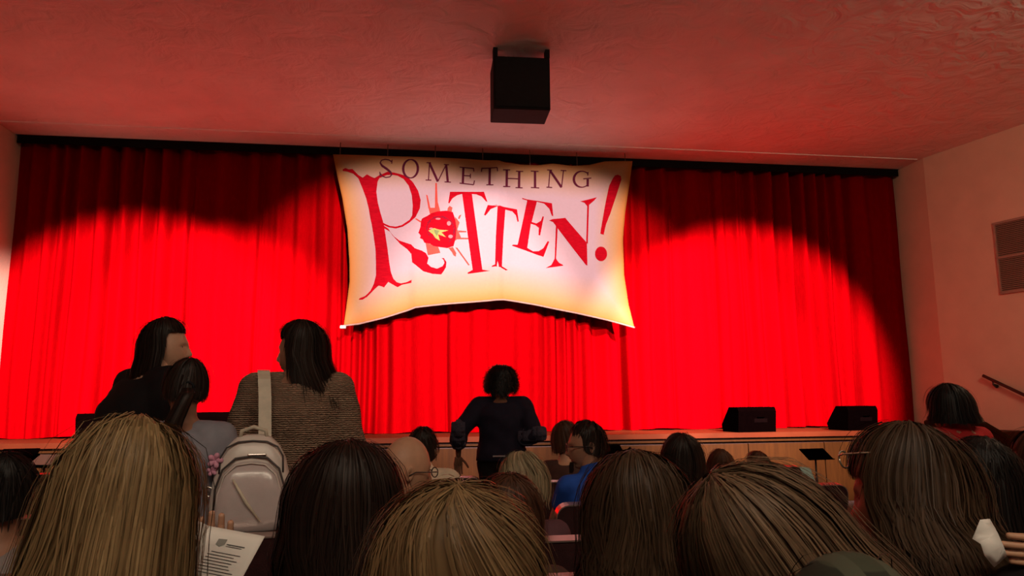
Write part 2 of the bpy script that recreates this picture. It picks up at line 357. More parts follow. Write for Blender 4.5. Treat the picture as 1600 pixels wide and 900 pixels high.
idx = np.arange((NU+1)*(NV+1)).reshape(NV+1, NU+1)
Fq = np.stack([idx[:-1, :-1].ravel(), idx[1:, :-1].ravel(), idx[1:, 1:].ravel(), idx[:-1, 1:].ravel()], 1)
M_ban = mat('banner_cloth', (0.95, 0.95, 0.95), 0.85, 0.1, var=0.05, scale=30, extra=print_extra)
M_red = mat('red_print', (0.17, 0.0015, 0.005), 0.95, 0.0, var=0.15, scale=12, stretch=(1, 1, 4))
M_mar = mat('maroon_print', (0.045, 0.006, 0.014), 0.95, 0.0)
M_pnk = mat('pink_print', (0.26, 0.07, 0.075), 0.85, 0.1); M_grn = mat('green_print', (0.13, 0.14, 0.04), 0.95, 0.1)
ban = empty('stage_banner', bpt(765, 470)); tag(ban, 'cream cloth banner with large red lettering hung before the red curtain', 'banner')
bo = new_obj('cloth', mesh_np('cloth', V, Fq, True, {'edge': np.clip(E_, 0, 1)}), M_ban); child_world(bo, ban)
so = bo.modifiers.new('thick', 'SOLIDIFY'); so.thickness = 0.004; so.offset = 1
hem = MB().tube([bpt(x, y-1, 0.006) for x, y in [pl(bot, k/40) for k in range(41)]], 0.014, 6).build('hem', mat('hem_cloth', (0.20, 0.12, 0.10), 0.85, 0.1), None, True); child_world(hem, ban)
child_world(MB().box(bpt(536, 511, 0.01), (0.09, 0.04, 0.05), bev=0.012).build('corner_knot', mat('knot_white', (0.3, 0.24, 0.23), 0.8, 0.1)), ban)
M_rope = mat('rope', (0.10, 0.06, 0.05), 0.9, 0.1)
for k in range(7):
    t_ = pl(top, (k+0.15)/6.3); p0 = bpt(*t_)
    child_world(MB().tube([p0, Vector((p0.x, p0.y+0.02, ZC-0.002))], 0.006, 6).build('tie_rope', M_rope), ban)
def letter(name, polys, m_, lift=0.008):
    bm = bmesh.new()
    for k, P in enumerate(polys):
        # densify then fill, so the print follows the cloth
        Q = []
        for (a, b) in zip(P, P[1:]+P[:1]):
            n = max(1, int(math.dist(a, b)/6)); Q += [(a[0]+(b[0]-a[0])*i/n, a[1]+(b[1]-a[1])*i/n) for i in range(n)]
        vs = [bm.verts.new((x, y, k*1e-3)) for x, y in Q]
        bm.faces.new(vs).normal_update()
    bmesh.ops.triangulate(bm, faces=bm.faces[:], ngon_method='EAR_CLIP')
    bm.normal_update()
    es = [e for e in bm.edges if e.calc_length() > 14]
    if es: bmesh.ops.subdivide_edges(bm, edges=es, cuts=2); bmesh.ops.triangulate(bm, faces=bm.faces[:])
    for v in bm.verts:
        p = bpt(v.co.x, v.co.y, lift+v.co.z*0.7); v.co = p
    me = bpy.data.meshes.new(name); bm.to_mesh(me); bm.free()
    return child_world(new_obj(name, me, m_), ban)
Z = lambda pts, ox, oy, s: [(ox+x/s, oy+y/s) for x, y in pts]
z1 = lambda p: Z(p, 520, 240, 7.5)
z2 = lambda p: Z(p, 520, 350, 7.5)
z3 = lambda p: Z(p, 640, 280, 5.627)
z4 = lambda p: Z(p, 740, 280, 5.627)
z5 = lambda p: Z(p, 840, 280, 5.627)
stem = z1([(115,180),(150,165),(185,182),(230,178),(265,215),(300,250),(350,280),(400,240),(455,270),(490,282),(575,228),(525,320),(510,440),(525,560),(555,680),(585,780),(600,840)]) + \
 z2([(605,50),(620,150),(640,280),(660,440),(680,560),(710,640),(750,680),(800,695),(870,680),(925,655),(920,690),(810,710),(760,738),(700,705),(650,675),(600,738),(540,718),(510,740),(460,790),(400,850),(345,885),(305,885),(310,870),(380,840),(440,780),(480,700),(505,600),(505,450),(500,300),(480,150),(455,0)]) + \
 z1([(440,760),(420,640),(390,520),(345,400),(300,290),(240,235),(170,210),(115,200)])
bowl = z1([(555,245),(640,205),(720,215),(800,235),(870,260),(940,330),(1000,430),(1030,540),(1020,640),(970,740),(900,800),(820,850),(740,872),(650,858),(590,830),(580,800),(620,822),(670,842),(740,850),(810,830),(900,770),(930,720),(937,600),(925,480),(890,370),(830,290),(760,252),(690,240),(630,245),(550,280)])
leg = z2([(590,10),(650,50),(700,130),(780,190),(920,240),(960,285),(1040,315),(1090,345),(1120,400),(1105,470),(1150,510),(1220,530),(1285,500),(1308,460),(1298,425),(1275,405),(1300,403),(1330,450),(1325,510),(1295,560),(1270,595),(1170,590),(1060,560),(990,500),(930,450),(920,350),(870,290),(790,230),(730,160),(670,85),(600,45)])
letter('letter', [stem, bowl, leg], M_red)
ell = lambda cx_, cy_, rx, ry, n=24: [(cx_+rx*math.cos(2*PI*k/n), cy_+ry*math.sin(2*PI*k/n)) for k in range(n)]
splash = [z3(p) for p in ([(165,250),(222,252),(226,35),(240,35),(247,200),(270,285),(180,310)], [(145,135),(158,140),(182,250),(165,255)], [(140,560),(250,595),(270,650),(160,672),(150,620)],
  [(430,450),(500,455),(500,465),(430,468)], [(420,513),(520,514),(520,526),(420,528)], [(402,600),(420,603),(530,755),(516,757)], [(340,605),(380,598),(410,650),(405,682),(385,670),(370,640)],
  [(330,285),(335,255),(352,235),(376,250),(370,290)], [(400,330),(440,380),(420,440),(452,510),(400,540)], [(45,345),(60,342),(105,370),(95,380)], [(435,320),(455,310),(440,350),(425,345)])]
for sp_ in splash: letter('splash', [sp_], mat('splash_print', (0.24, 0.028, 0.02), 0.95, 0.1))
tom = [(100,370),(110,345),(160,320),(190,300),(240,285),(320,278),(380,290),(400,350),(412,430),(405,520),(385,590),(330,607),(270,600),(210,590),(180,570),(130,560),(115,530),(92,520),(97,495),(78,470),(95,420)]
letter('tomato', [z3(tom)], M_red, 0.010)
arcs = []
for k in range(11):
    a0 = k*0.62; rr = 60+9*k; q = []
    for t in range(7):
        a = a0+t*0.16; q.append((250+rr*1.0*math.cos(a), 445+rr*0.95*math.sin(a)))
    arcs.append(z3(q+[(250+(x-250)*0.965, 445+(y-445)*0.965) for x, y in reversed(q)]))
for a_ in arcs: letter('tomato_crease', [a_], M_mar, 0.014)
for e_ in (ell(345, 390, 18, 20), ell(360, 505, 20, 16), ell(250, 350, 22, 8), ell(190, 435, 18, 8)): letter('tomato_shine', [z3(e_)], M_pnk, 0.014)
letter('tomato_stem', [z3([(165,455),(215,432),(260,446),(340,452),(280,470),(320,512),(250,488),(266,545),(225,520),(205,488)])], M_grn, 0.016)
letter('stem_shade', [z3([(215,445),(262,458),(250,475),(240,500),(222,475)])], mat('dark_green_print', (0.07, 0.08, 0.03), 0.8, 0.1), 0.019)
letter('letter', [z3([(355,112),(655,108),(685,198),(672,192),(635,150),(590,132),(548,128),(640,795),(705,805),(515,832),(508,822),(555,798),(462,130),(420,140),(375,170),(348,215),(340,208)])], M_red)
letter('letter', [z4([(125,225),(170,232),(200,225),(380,268),(395,375),(384,378),(370,320),(340,285),(280,265),(262,500),(248,766),(300,798),(285,802),(235,775),(190,768),(158,772),(165,760),(188,750),(195,500),(210,240),(150,262),(105,318),(92,312)])], M_red)
letter('letter', [z4([(425,166),(470,180),(690,210),(700,325),(688,322),(665,260),(620,215),(555,200),(508,380),(550,393),(590,368),(604,330),(616,330),(582,498),(568,495),(570,430),(540,408),(500,395),(468,608),(520,638),(570,636),(610,610),(648,548),(662,552),(612,685),(560,670),(335,587),(345,578),(385,580),(470,190),(428,176)])], M_red)
letter('letter', [z5([(100,364),(130,352),(245,338),(432,560),(434,762),(420,755),(175,430),(135,378)]), z5([(380,190),(525,155),(500,185),(456,222),(440,570),(426,560),(440,232),(415,202)]), z5([(160,405),(176,425),(160,700),(185,735),(226,757),(215,763),(70,783),(120,755),(148,700)])], M_red)
letter('exclamation_stroke', [[(957.2,279.4),(960.5,274.4),(965,273),(969.7,275.4),(970.8,280.7),(962.6,306.7),(953.7,333.3),(946.6,351),(943,367),(937.7,365.3),(939.5,354.6),(946.6,315.5),(952,290)]], M_red)
letter('exclamation_dot', [ell(938.3, 397.3, 9.3, 11.6)], M_red)
def stroke(a, b, w0, w1=None):
    w1 = w1 or w0; d = math.dist(a, b); nx, ny = -(b[1]-a[1])/d, (b[0]-a[0])/d
    return [(a[0]+nx*w0/2, a[1]+ny*w0/2), (b[0]+nx*w1/2, b[1]+ny*w1/2), (b[0]-nx*w1/2, b[1]-ny*w1/2), (a[0]-nx*w0/2, a[1]-ny*w0/2)]
def curve(pts, ws):
    L_ = []; R2 = []
    for i, p in enumerate(pts):
        a = pts[max(0, i-1)]; b = pts[min(len(pts)-1, i+1)]; d = math.dist(a, b); nx, ny = -(b[1]-a[1])/d, (b[0]-a[0])/d
        L_.append((p[0]+nx*ws[i]/2, p[1]+ny*ws[i]/2)); R2.append((p[0]-nx*ws[i]/2, p[1]-ny*ws[i]/2))
    return L_+R2[::-1]
def bar(x, y, w=9, sl=0.05): return stroke((x-w/2, y-w*sl/2), (x+w/2, y+w*sl/2), 1.5)
TK, TN = 3.6, 1.6
Ss = [curve([(612,252),(608,249.5),(602,248.3),(596,250),(594,254),(597,258.5),(604,263),(610,268),(612,272),(609,275.5),(603,276.5),(597,274.5),(594,270)], [TN,TN,TN,TN,2.4,3.4,TK,3.4,2.4,TN,TN,TN,TN]), stroke((612.5,249),(612,255),TN), stroke((593.5,268),(594,275),TN)]
oo = [(641.5+11.5*math.cos(a), 263+14.3*math.sin(a)) for a in np.linspace(0, 2*PI, 29)]
Os = [curve(oo, [TN+2.2*abs(math.cos(a)) for a in np.linspace(0, 2*PI, 29)])]
Ms = [stroke((671,255),(669.5,281),TN), stroke((671,255),(684,284),TK), stroke((684,284),(697,258),TN), stroke((697,258),(699.5,284.5),TK), bar(669.5,281.5,9), bar(699.5,285,10), bar(670,254.5,7), bar(697.5,258,8)]
Es = [stroke((724,262),(723,287),TK), stroke((718,261.5),(740,263),TN), stroke((718,286.5),(740,288.5),TN), stroke((724,274.5),(735,275),TN), stroke((740,262.5),(740.5,268),TN), stroke((741.5,282),(740,288.5),TN), stroke((735,271.5),(735,278.5),TN)]
Ts = [stroke((765.5,262),(765,288),TK), stroke((753,262.5),(777,261.5),TN), stroke((753,262),(752.5,268),TN), stroke((777,261.5),(777.5,267.5),TN), bar(765.5,288.5,11)]
Hs = [stroke((792.5,265),(792,291),TK), stroke((811.5,268),(811,293),TK), stroke((792,278),(811,279.5),TN), bar(792,264.5,11), bar(812,267.5,11), bar(792,291,11), bar(811,293.5,11)]
Is = [stroke((836,268),(836,293),TK), bar(835.5,267.5,12), bar(836,293.5,13)]
Ns = [stroke((859.5,267),(857.5,292),TN), stroke((859.5,266),(878,292),TK), stroke((878,292),(881,266),TN), bar(859,265.5,8), bar(881,265.8,9), bar(858.5,292.5,9)]
gg = [(910+12.5*math.cos(a), 279+12.5*math.sin(a)) for a in np.linspace(-0.75, -2*PI+0.75, 24)]
Gs = [curve(gg, [TN+2.2*max(0, -math.cos(a)) for a in np.linspace(-0.75, -2*PI+0.75, 24)]), stroke((919,279),(919,290.5),TK), stroke((912,278.5),(924.5,277.5),TN), stroke((919.5,268),(919,273.5),TN)]
for P in (Ss, Os, Ms, Es, Ts, Hs, Is, Ns, Gs): letter('small_letter', P, M_mar, 0.012)
# ------------------------------------------------------------------ auditorium seats
M_seat = mat('seat_fabric', (0.030, 0.008, 0.009), 0.6, 0.3, var=0.25, scale=30, bump=0.15, bscale=200)
M_trim = mat('seat_steel', (0.62, 0.50, 0.46), 0.28, 0.5, metal=0.85, var=0.05)
M_iron = mat('seat_iron', (0.03, 0.025, 0.024), 0.5, 0.3)
M_arm = mat('arm_wood', (0.20, 0.09, 0.05), 0.4, 0.4)
SW, ST = 0.50, 0.88
def rr_poly(w, h, r, n=5):
    P = []
    for cx_, cy_, a0 in ((w/2-r, h-r, 0), (-w/2+r, h-r, 90), (-w/2+r*.3, r*.3, 180), (w/2-r*.3, r*.3, 270)):
        rad = r if cy_ > r else r*.3
        P += [(cx_+rad*math.cos(math.radians(a0+90*k/n)), cy_+rad*math.sin(math.radians(a0+90*k/n))) for k in range(n+1)]
    return P
def tiltm(y, z, deg): return Matrix.Translation((0, y, z)) @ Matrix.Rotation(math.radians(deg), 4, 'X') @ Matrix.Rotation(math.radians(90), 4, 'X')
def seat_meshes():
    R = {}
    bh_ = 0.52
    b = MB().prism(rr_poly(SW-0.02, bh_, 0.06), -0.025, 0.025, tiltm(-0.245, ST-bh_-0.004, 8)); R['backrest'] = (from_py('backrest', b.V, b.F), M_seat)
    P = [p for p in rr_poly(SW-0.02, bh_, 0.06) if p[1] > bh_-0.10]
    P.sort(key=lambda p: math.atan2(p[1]-(bh_-0.12), p[0])); P = [(P[0][0], bh_-0.13)]+P+[(P[-1][0], bh_-0.13)]
    M = tiltm(-0.245, ST-bh_-0.004, 8); t = MB()
    for a, c in zip(P, P[1:]):
        V = []
        for p in (a, c):
            V += [M @ Vector((p[0], p[1], -0.03)), M @ Vector((p[0], p[1], 0.03)), M @ Vector((p[0]*1.012, p[1]+0.006, 0.03)), M @ Vector((p[0]*1.012, p[1]+0.006, -0.03))]
        t.add(V, [(0, 1, 5, 4), (1, 2, 6, 5), (2, 3, 7, 6), (3, 0, 4, 7)])
    R['trim'] = (from_py('trim', t.V, t.F), M_trim)
    c = MB().box((0, 0.0, 0.425), (SW-0.06, 0.42, 0.08), bev=0.03); R['cushion'] = (from_py('cushion', c.V, c.F), M_seat)
    for k, s in enumerate((-1, 1)):
        a = MB().box((s*(SW/2+0.01), 0.0, 0.63), (0.045, 0.34, 0.03), bev=0.01); R['armrest%d' % k] = (from_py('armrest', a.V, a.F), M_arm)
        l = MB().box((s*(SW/2+0.01), -0.02, 0.31), (0.03, 0.09, 0.62)).box((s*(SW/2+0.01), -0.02, 0.015), (0.05, 0.28, 0.03)).box((s*(SW/2+0.005), -0.08, 0.41), (0.03, 0.35, 0.05)); R['leg%d' % k] = (from_py('leg', l.V, l.F), M_iron)
    for me, mt in R.values(): me.materials.append(mt)
    return R
SEATM = seat_meshes()
SEATS = []
def seat(x, y, label, rz=0.0):
    for (a, b) in SEATS:
        if abs(a-x) < 0.44 and abs(b-y) < 0.5: return None
    SEATS.append((x, y))
    e = empty('auditorium_seat', (x, y, floor_z(y)), rz); tag(e, label, 'seat', 'auditorium seats')
    for k, (me, mt) in SEATM.items():
        new_obj(''.join(c for c in k if not c.isdigit()), me, None, e)
    return e
def seat_at(px, py, label):       # seat whose back top shows at this pixel
    lo, hi = 1.0, 9.5
    for _ in range(40):
        Y = (lo+hi)/2; p = at(px, py, Y)
        if p.z > floor_z(Y)+ST: lo = Y
        else: hi = Y
    p = at(px, py, Y); return seat(p.x, Y+0.25, label)
# ------------------------------------------------------------------ people
def capsule(p0, r0, p1, r1, n=14, sy=1.0):
    p0 = np.array(p0, float); p1 = np.array(p1, float); d = p1-p0; L_ = np.linalg.norm(d)+1e-9; t = d/L_
    a = np.array([1.0, 0, 0]) if abs(t[0]) < 0.9 else np.array([0, 1.0, 0]); a -= t*a.dot(t); a /= np.linalg.norm(a); b = np.cross(t, a)
    rings = []
    for k in range(4): th = -PI/2+(k+0.5)*PI/8; rings.append((p0+t*r0*math.sin(th), r0*math.cos(th)))
    rings += [(p0, r0), (p1, r1)]
    for k in range(4): th = (k+0.5)*PI/8; rings.append((p1+t*r1*math.sin(th), r1*math.cos(th)))
    V = []; F = []
    for c, r in rings:
        for k in range(n): ang = 2*PI*k/n; V.append(c+a*r*math.cos(ang)+b*r*math.sin(ang)*sy)
    m_ = len(rings)
    for i in range(m_-1): F += [(i*n+k, i*n+(k+1) % n, (i+1)*n+(k+1) % n, (i+1)*n+k) for k in range(n)]
    F += [tuple(range(n-1, -1, -1)), tuple(range((m_-1)*n, m_*n))]
    return V, F
def loft(rings, n=24):
    V = []; F = []
    for c, rx, ry in rings:
        for k in range(n):
            a = 2*PI*k/n; ca, sa = math.cos(a), math.sin(a)
            V.append((c[0]+rx*math.copysign(abs(ca)**0.85, ca), c[1]+ry*math.copysign(abs(sa)**0.85, sa), c[2]))
    for i in range(len(rings)-1): F += [(i*n+k, i*n+(k+1) % n, (i+1)*n+(k+1) % n, (i+1)*n+k) for k in range(n)]
    F += [tuple(range(n-1, -1, -1)), tuple(range((len(rings)-1)*n, len(rings)*n))]
    return V, F
def remesh(parts, voxel, it=6):
    mb = MB()
    for V, F in parts: mb.add(V, F)
    me = from_py('tmp', mb.V, mb.F); o = bpy.data.objects.new('tmp', me); COL.objects.link(o)
    r = o.modifiers.new('r', 'REMESH'); r.mode = 'VOXEL'; r.voxel_size = voxel; r.use_smooth_shade = True
    s = o.modifiers.new('s', 'SMOOTH'); s.factor = 0.5; s.iterations = it
    dg = bpy.context.evaluated_depsgraph_get(); ev = o.evaluated_get(dg); out = bpy.data.meshes.new_from_object(ev, depsgraph=dg)
    bpy.data.objects.remove(o); bpy.data.meshes.remove(me)
    n = len(out.vertices); V = np.empty(n*3, np.float32); out.vertices.foreach_get('co', V)
    L_ = np.empty(len(out.loops), np.int32); out.loops.foreach_get('vertex_index', L_)
    V = V.reshape(-1, 3); nl = len(out.polygons)
    if len(L_) == nl*4: Fq = L_.reshape(-1, 4)
    else: Fq = np.array([list(p.vertices)+([p.vertices[-1]] if len(p.vertices) == 3 else []) for p in out.polygons], np.int32)
    bpy.data.meshes.remove(out); return V, Fq
HA, HB, HC = 0.076, 0.097, 0.122       # head half width, half length, half height
def head_mesh(nt=40, np_=56, fem=True, open_mouth=False):
    th = np.linspace(0.0, PI, nt)[:, None]; ph_ = np.linspace(0, 2*PI, np_, endpoint=False)[None, :]
    X = np.sin(th)*np.sin(ph_); Y = np.sin(th)*np.cos(ph_); Zz = np.cos(th)*np.ones_like(ph_)
    low = np.clip(-Zz, 0, 1)
    x = X*HA*(1-0.30*low**1.6); y = Y*HB; z = Zz*HC
    y = np.where(Y < 0, y*(1-0.55*low**1.3), y*(1-0.06*low))
    y = y+0.016*low*(Y > -0.3)
    front = np.clip(Y, 0, 1)
    g = lambda cx_, cz, sx, sz: np.exp(-((x-cx_)/sx)**2-((z-cz)/sz)**2)*np.clip(front*3, 0, 1)
    nose = np.zeros_like(x)
    for cz, a, sx in ((0.002, .008, .008), (-0.012, .014, .009), (-0.026, .021, .011), (-0.036, .024, .013), (-0.044, .010, .016)): nose = np.maximum(nose, a*np.exp(-((x)/sx)**2-((z-cz)/.011)**2)*np.clip(front*3, 0, 1))
    y = y+nose+0.005*g(0, .022, .05, .012)
    y = y-0.010*(g(.031, .003, .016, .011)+g(-.031, .003, .016, .011))
    y = y+0.007*g(0, -.060, .022, .006)+0.008*g(0, -.073, .020, .006)-0.004*g(0, -.0665, .022, .0025)
    if open_mouth: y = y-0.010*g(0, -.0665, .016, .005)
    y = y-0.006*g(0, -.088, .03, .008)+0.012*g(0, -.108, .024, .014)
    V = np.stack([x, y, z*np.ones_like(x)], 2).reshape(-1, 3)
    idx = np.arange(nt*np_).reshape(nt, np_); nx = np.roll(idx, -1, 1)
    Fq = np.stack([idx[:-1].ravel(), idx[1:].ravel(), nx[1:].ravel(), nx[:-1].ravel()], 1)
    Vs = [V]; Fs = [Fq]; mats = [np.zeros(len(Fq), int)]; off = len(V)
    lips = ((np.abs(V[Fq[:, 0], 2]+0.066) < 0.010) & (np.abs(V[Fq[:, 0], 0]) < 0.024) & (V[Fq[:, 0], 1] > 0.06)); mats[0][lips] = 3
    for s in (-1, 1):
        # ear: flattened bowl with a rim
        k = 14; m_ = 7; E = []
        for i in range(m_):
            r = (i/(m_-1)); 
            for j in range(k):
                a = 2*PI*j/k; dep = 0.006*math.sin(r*PI)*1.6+0.004*(1-r)
                E.append((s*(HA-0.004+0.012*r*(1 if math.cos(a) > -2 else 1)*(0.4+0.6*(math.sin(a-0.4)*0.5+0.5))+dep*0.5), -0.012-0.017*r*math.cos(a)*-1-0.008, -0.008+0.031*r*math.sin(a)*(1 if math.sin(a) > 0 else 0.85)))
        for (dx) in (0.0,):
            Vs.append(np.array(E)); F = []
            for i in range(m_-1): F += [(off+i*k+j, off+i*k+(j+1) % k, off+(i+1)*k+(j+1) % k, off+(i+1)*k+j) for j in range(k)]
            E2 = [(s*(HA-0.012), e[1]*0.9-0.001, e[2]*0.9) for e in E[-k:]]
            F += [(off+(m_-1)*k+j, off+(m_-1)*k+(j+1) % k, off+m_*k+(j+1) % k, off+m_*k+j) for j in range(k)]
            Vs.append(np.array(E2)); Fs.append(np.array(F)); mats.append(np.zeros(len(F), int)); off += (m_+1)*k
        # eyeball and iris
        for rad, yy, mi in ((0.0125, 0.0685, 1), (0.0065, 0.0765, 2)):
            k, m_ = 10, 7; E = []
            for i in range(m_):
                a = PI*i/(m_-1)
                for j in range(k): bb = 2*PI*j/k; E.append((s*0.031+rad*math.sin(a)*math.cos(bb), yy+rad*math.sin(a)*math.sin(bb)*0.9, 0.003+rad*math.cos(a)))
            F = []
            for i in range(m_-1): F += [(off+i*k+j, off+i*k+(j+1) % k, off+(i+1)*k+(j+1) % k, off+(i+1)*k+j) for j in range(k)]
            Vs.append(np.array(E)); Fs.append(np.array(F)); mats.append(np.full(len(F), mi)); off += k*m_
    return np.concatenate(Vs), np.concatenate(Fs), np.concatenate(mats)
def hand_parts(wrist, d, side, n, curl=0.5, s=1.0, fingers=None):
    """palm + five fingers. d: pointing direction, side: towards the thumb, n: palm normal (fingers curl towards it)"""
    w = Vector(wrist); d = Vector(d).normalized(); sd = Vector(side); sd = (sd-d*sd.dot(d)).normalized(); n = d.cross(sd) if Vector(n).dot(d.cross(sd)) > 0 else -d.cross(sd)
    P = []
    for k, (o, L_) in enumerate(((0.030, .070), (0.010, .078), (-0.010, .073), (-0.029, .060))):
        base = w+d*(0.085-abs(o-0.005)*0.15)*s+sd*o*s
        P.append(capsule(w+d*0.02*s+sd*o*0.55*s, 0.016*s, base, 0.0115*s, 8))
        c = curl if fingers is None else fingers[k]
        p = base; dd = d.copy()
        for j, f in enumerate((0.45, 0.32, 0.25)):
            dd = (dd+n*math.tan(min(1.3, c*(0.7 if j else 0.5)))).normalized(); q_ = p+dd*L_*f*s*1.05
            r0 = (0.0092-0.0008*j)*s; P.append(capsule(p, r0, q_, r0-0.0006, 8)); p = q_
    tb = w+d*0.028*s+sd*0.026*s; dd = (d*0.75+sd*0.8+n*0.25).normalized(); p = tb
    P.append(capsule(w+d*0.015*s+sd*0.012*s, 0.016*s, tb, 0.014*s, 8))
    for j, L_ in enumerate((0.04, 0.032, 0.025)):
        q_ = p+dd*L_*s; P.append(capsule(p, (0.0112-0.001*j)*s, q_, (0.0105-0.001*j)*s, 8)); p = q_; dd = (dd+d*0.35+n*0.3*curl).normalized()
    return P
# ---- hair
def rotx(t): c, s = math.cos(t), math.sin(t); return np.array([[1, 0, 0], [0, c, -s], [0, s, c]])
def rotz(t): c, s = math.cos(t), math.sin(t); return np.array([[c, -s, 0], [s, c, 0], [0, 0, 1]])
def roty(t): c, s = math.cos(t), math.sin(t); return np.array([[c, 0, s], [0, 1, 0], [-s, 0, c]])
def env(phi, l, H, extra=0.0):
    """hair surface: phi around the crown (0 = brow), l = length along the strand from the crown"""
    th_ = H.get('th', 0.022); a = np.array([HA+th_*H.get('wide', 1.0), HB+th_, HC+th_*0.8])
    lq = H.get('lq', 0.205); thq = math.radians(H.get('thq', 96))
    t = np.clip(l/lq, 0, 1); th = t*thq
    p = np.stack([np.sin(th)*np.sin(phi), np.sin(th)*np.cos(phi), np.cos(th)], -1) @ rotx(H.get('crown', 0.30)).T
    n = p/a; n /= np.linalg.norm(n, axis=-1, keepdims=True)
    P = p*a + n*np.asarray(extra)[..., None]
    k_ = np.clip((np.cos(phi)+0.15)/1.15, 0, 1)**1.5*np.clip(l/H.get('brow', 0.175), 0, 1)**2
    P = P-n*(th_*0.9*k_)[..., None]
    d = np.clip(l-lq, 0, None); D = max(H.get('drop', 0.3), 0.02)
    rad = np.stack([p[..., 0], p[..., 1], np.zeros_like(phi)], -1); rl = np.linalg.norm(rad, axis=-1, keepdims=True)+1e-6; rad = rad/rl
    x = np.clip(d/D, 0, 1.3)
    out = H.get('vol', 0.0)*np.sin(np.clip(x, 0, 1)*PI)+H.get('flare', 0.0)*x-H.get('taper', 0.0)*x**2
    P = P+rad*out[..., None]
    P[..., 2] -= d
    P[..., 0] += H.get('shear', 0.0)*d; P[..., 1] += H.get('back', 0.0)*d
    return P
def hair_len(phi, H):
    """total strand length from the crown; short over the face"""
    f = math.radians(H.get('face', 68)); w = math.radians(14)
    k = 1/(1+np.exp(-(np.abs(phi)-f)/w*4))
    return H.get('brow', 0.175)*(1-k)+(H.get('lq', 0.205)+H.get('drop', 0.3)*(1-H.get('uneven', 0.0)*np.cos(phi*3)))*k
def make_hair(H, n, width, npt=11, short=None, seed=0):
    rg = np.random.default_rng(seed+3)
    # under layer
    NP, NL = 56, 26
    phi = np.linspace(-PI, PI, NP); ls = np.linspace(0, 1, NL)
    PH, T_ = np.meshgrid(phi, ls, indexing='xy'); Lg = hair_len(PH, H)*0.97*T_
    V0 = env(PH, Lg, H, np.full_like(PH, -0.007)).reshape(-1, 3)
    idx = np.arange(NP*NL).reshape(NL, NP)
    F0 = np.stack([idx[:-1, :-1].ravel(), idx[:-1, 1:].ravel(), idx[1:, 1:].ravel(), idx[1:, :-1].ravel()], 1)
    tint0 = np.full(len(V0), 0.35)
    # strands in locks
    nl = H.get('locks', 90); lock = rg.integers(0, nl, n); lphi = rg.uniform(-PI, PI, nl); lt = rg.uniform(0.1, 0.9, nl); lph = rg.uniform(0, 2*PI, nl); llen = rg.uniform(0.86, 1.04, nl); llift = rg.normal(0, H.get('lift', 0.004), nl)
    p0 = lphi[lock]+rg.normal(0, 0.10, n); p0 = (p0+PI) % (2*PI)-PI
    Ltot = hair_len(p0, H)*llen[lock]*rg.uniform(0.93, 1.03, n)
    if short: l0 = rg.uniform(0, 1, n)**0.8*np.maximum(Ltot-0.02, 0.02); l1 = np.minimum(l0+short*rg.uniform(0.7, 1.2, n), Ltot+0.01)
    else: l0 = rg.uniform(0.0, 0.6, n)**1.3*H.get('lq', 0.205); l1 = Ltot
    t = np.linspace(0, 1, npt)[None, :]; l = l0[:, None]+(l1-l0)[:, None]*t
    wv = H.get('wave', 0.0)*np.clip((l-0.08)/0.2, 0, 1)*np.sin(l*H.get('freq', 40)+lph[lock][:, None])
    phs = p0[:, None]+wv*6+rg.normal(0, 0.03, n)[:, None]*t+H.get('swirl', 0.0)*(1-np.clip(l/0.15, 0, 1))
    off = rg.normal(0.001, 0.0035, n)[:, None]+llift[lock][:, None]*np.clip(l/0.15, 0.15, 1)+wv*0.9
    fly = (rg.random(n) < H.get('fly', 0.04))
    off = off+(fly*rg.uniform(0.004, 0.026, n))[:, None]*np.clip(l/0.1, 0.1, 1)
    P = env(phs, l, H, off)
    if H.get('curl'):
        c = H['curl']; f = rg.uniform(90, 190, n)[:, None]; q = rg.uniform(0, 2*PI, n)[:, None]
        P = P+c*np.stack([np.sin(l*f+q), np.cos(l*f*1.1+q), np.sin(l*f*0.9+2*q)], -1)*np.clip(t, 0.1, 1)[..., None]
    T2 = np.gradient(P, axis=1); T2 /= np.linalg.norm(T2, axis=2, keepdims=True)+1e-9
    ctr = P*np.array([0, 0, 1.0]); ctr[..., 2] = np.minimum(ctr[..., 2], 0.06); N2 = P-ctr+rg.normal(0, 0.03, (n, 1, 3)); N2 /= np.linalg.norm(N2, axis=2, keepdims=True)+1e-9
    Sd = np.cross(T2, N2); Sd /= np.linalg.norm(Sd, axis=2, keepdims=True)+1e-9
    wd_ = width*rg.uniform(0.6, 1.3, n)[:, None, None]*np.concatenate([np.ones(npt-2), [0.7, 0.15]])[None, :, None]*np.where(fly, 0.45, 1.0)[:, None, None]
    A = P-Sd*wd_/2; B = P+Sd*wd_/2
    V1 = np.stack([A, B], 2).reshape(-1, 3)
    i0 = (np.arange(n)[:, None]*npt+np.arange(npt-1)[None, :]).ravel()*2
    F1 = np.stack([i0, i0+1, i0+3, i0+2], 1)+len(V0)
    tint1 = np.repeat(np.clip(lt[lock]*0.6+rg.uniform(0, 0.35, n), 0, 1), npt*2)
    Nn = P-ctr+rg.normal(0, 0.012, (n, 1, 3)); Nn /= np.linalg.norm(Nn, axis=2, keepdims=True)+1e-9
    c0 = V0*np.array([0, 0, 1.0]); c0[:, 2] = np.minimum(c0[:, 2], 0.06); n0 = V0-c0; n0 /= np.linalg.norm(n0, axis=1, keepdims=True)+1e-9
    NR = np.concatenate([n0, np.repeat(Nn.reshape(-1, 3), 2, axis=0)])
    return np.concatenate([V0, V1]), np.concatenate([F0, F1]), np.concatenate([tint0, tint1]), NR
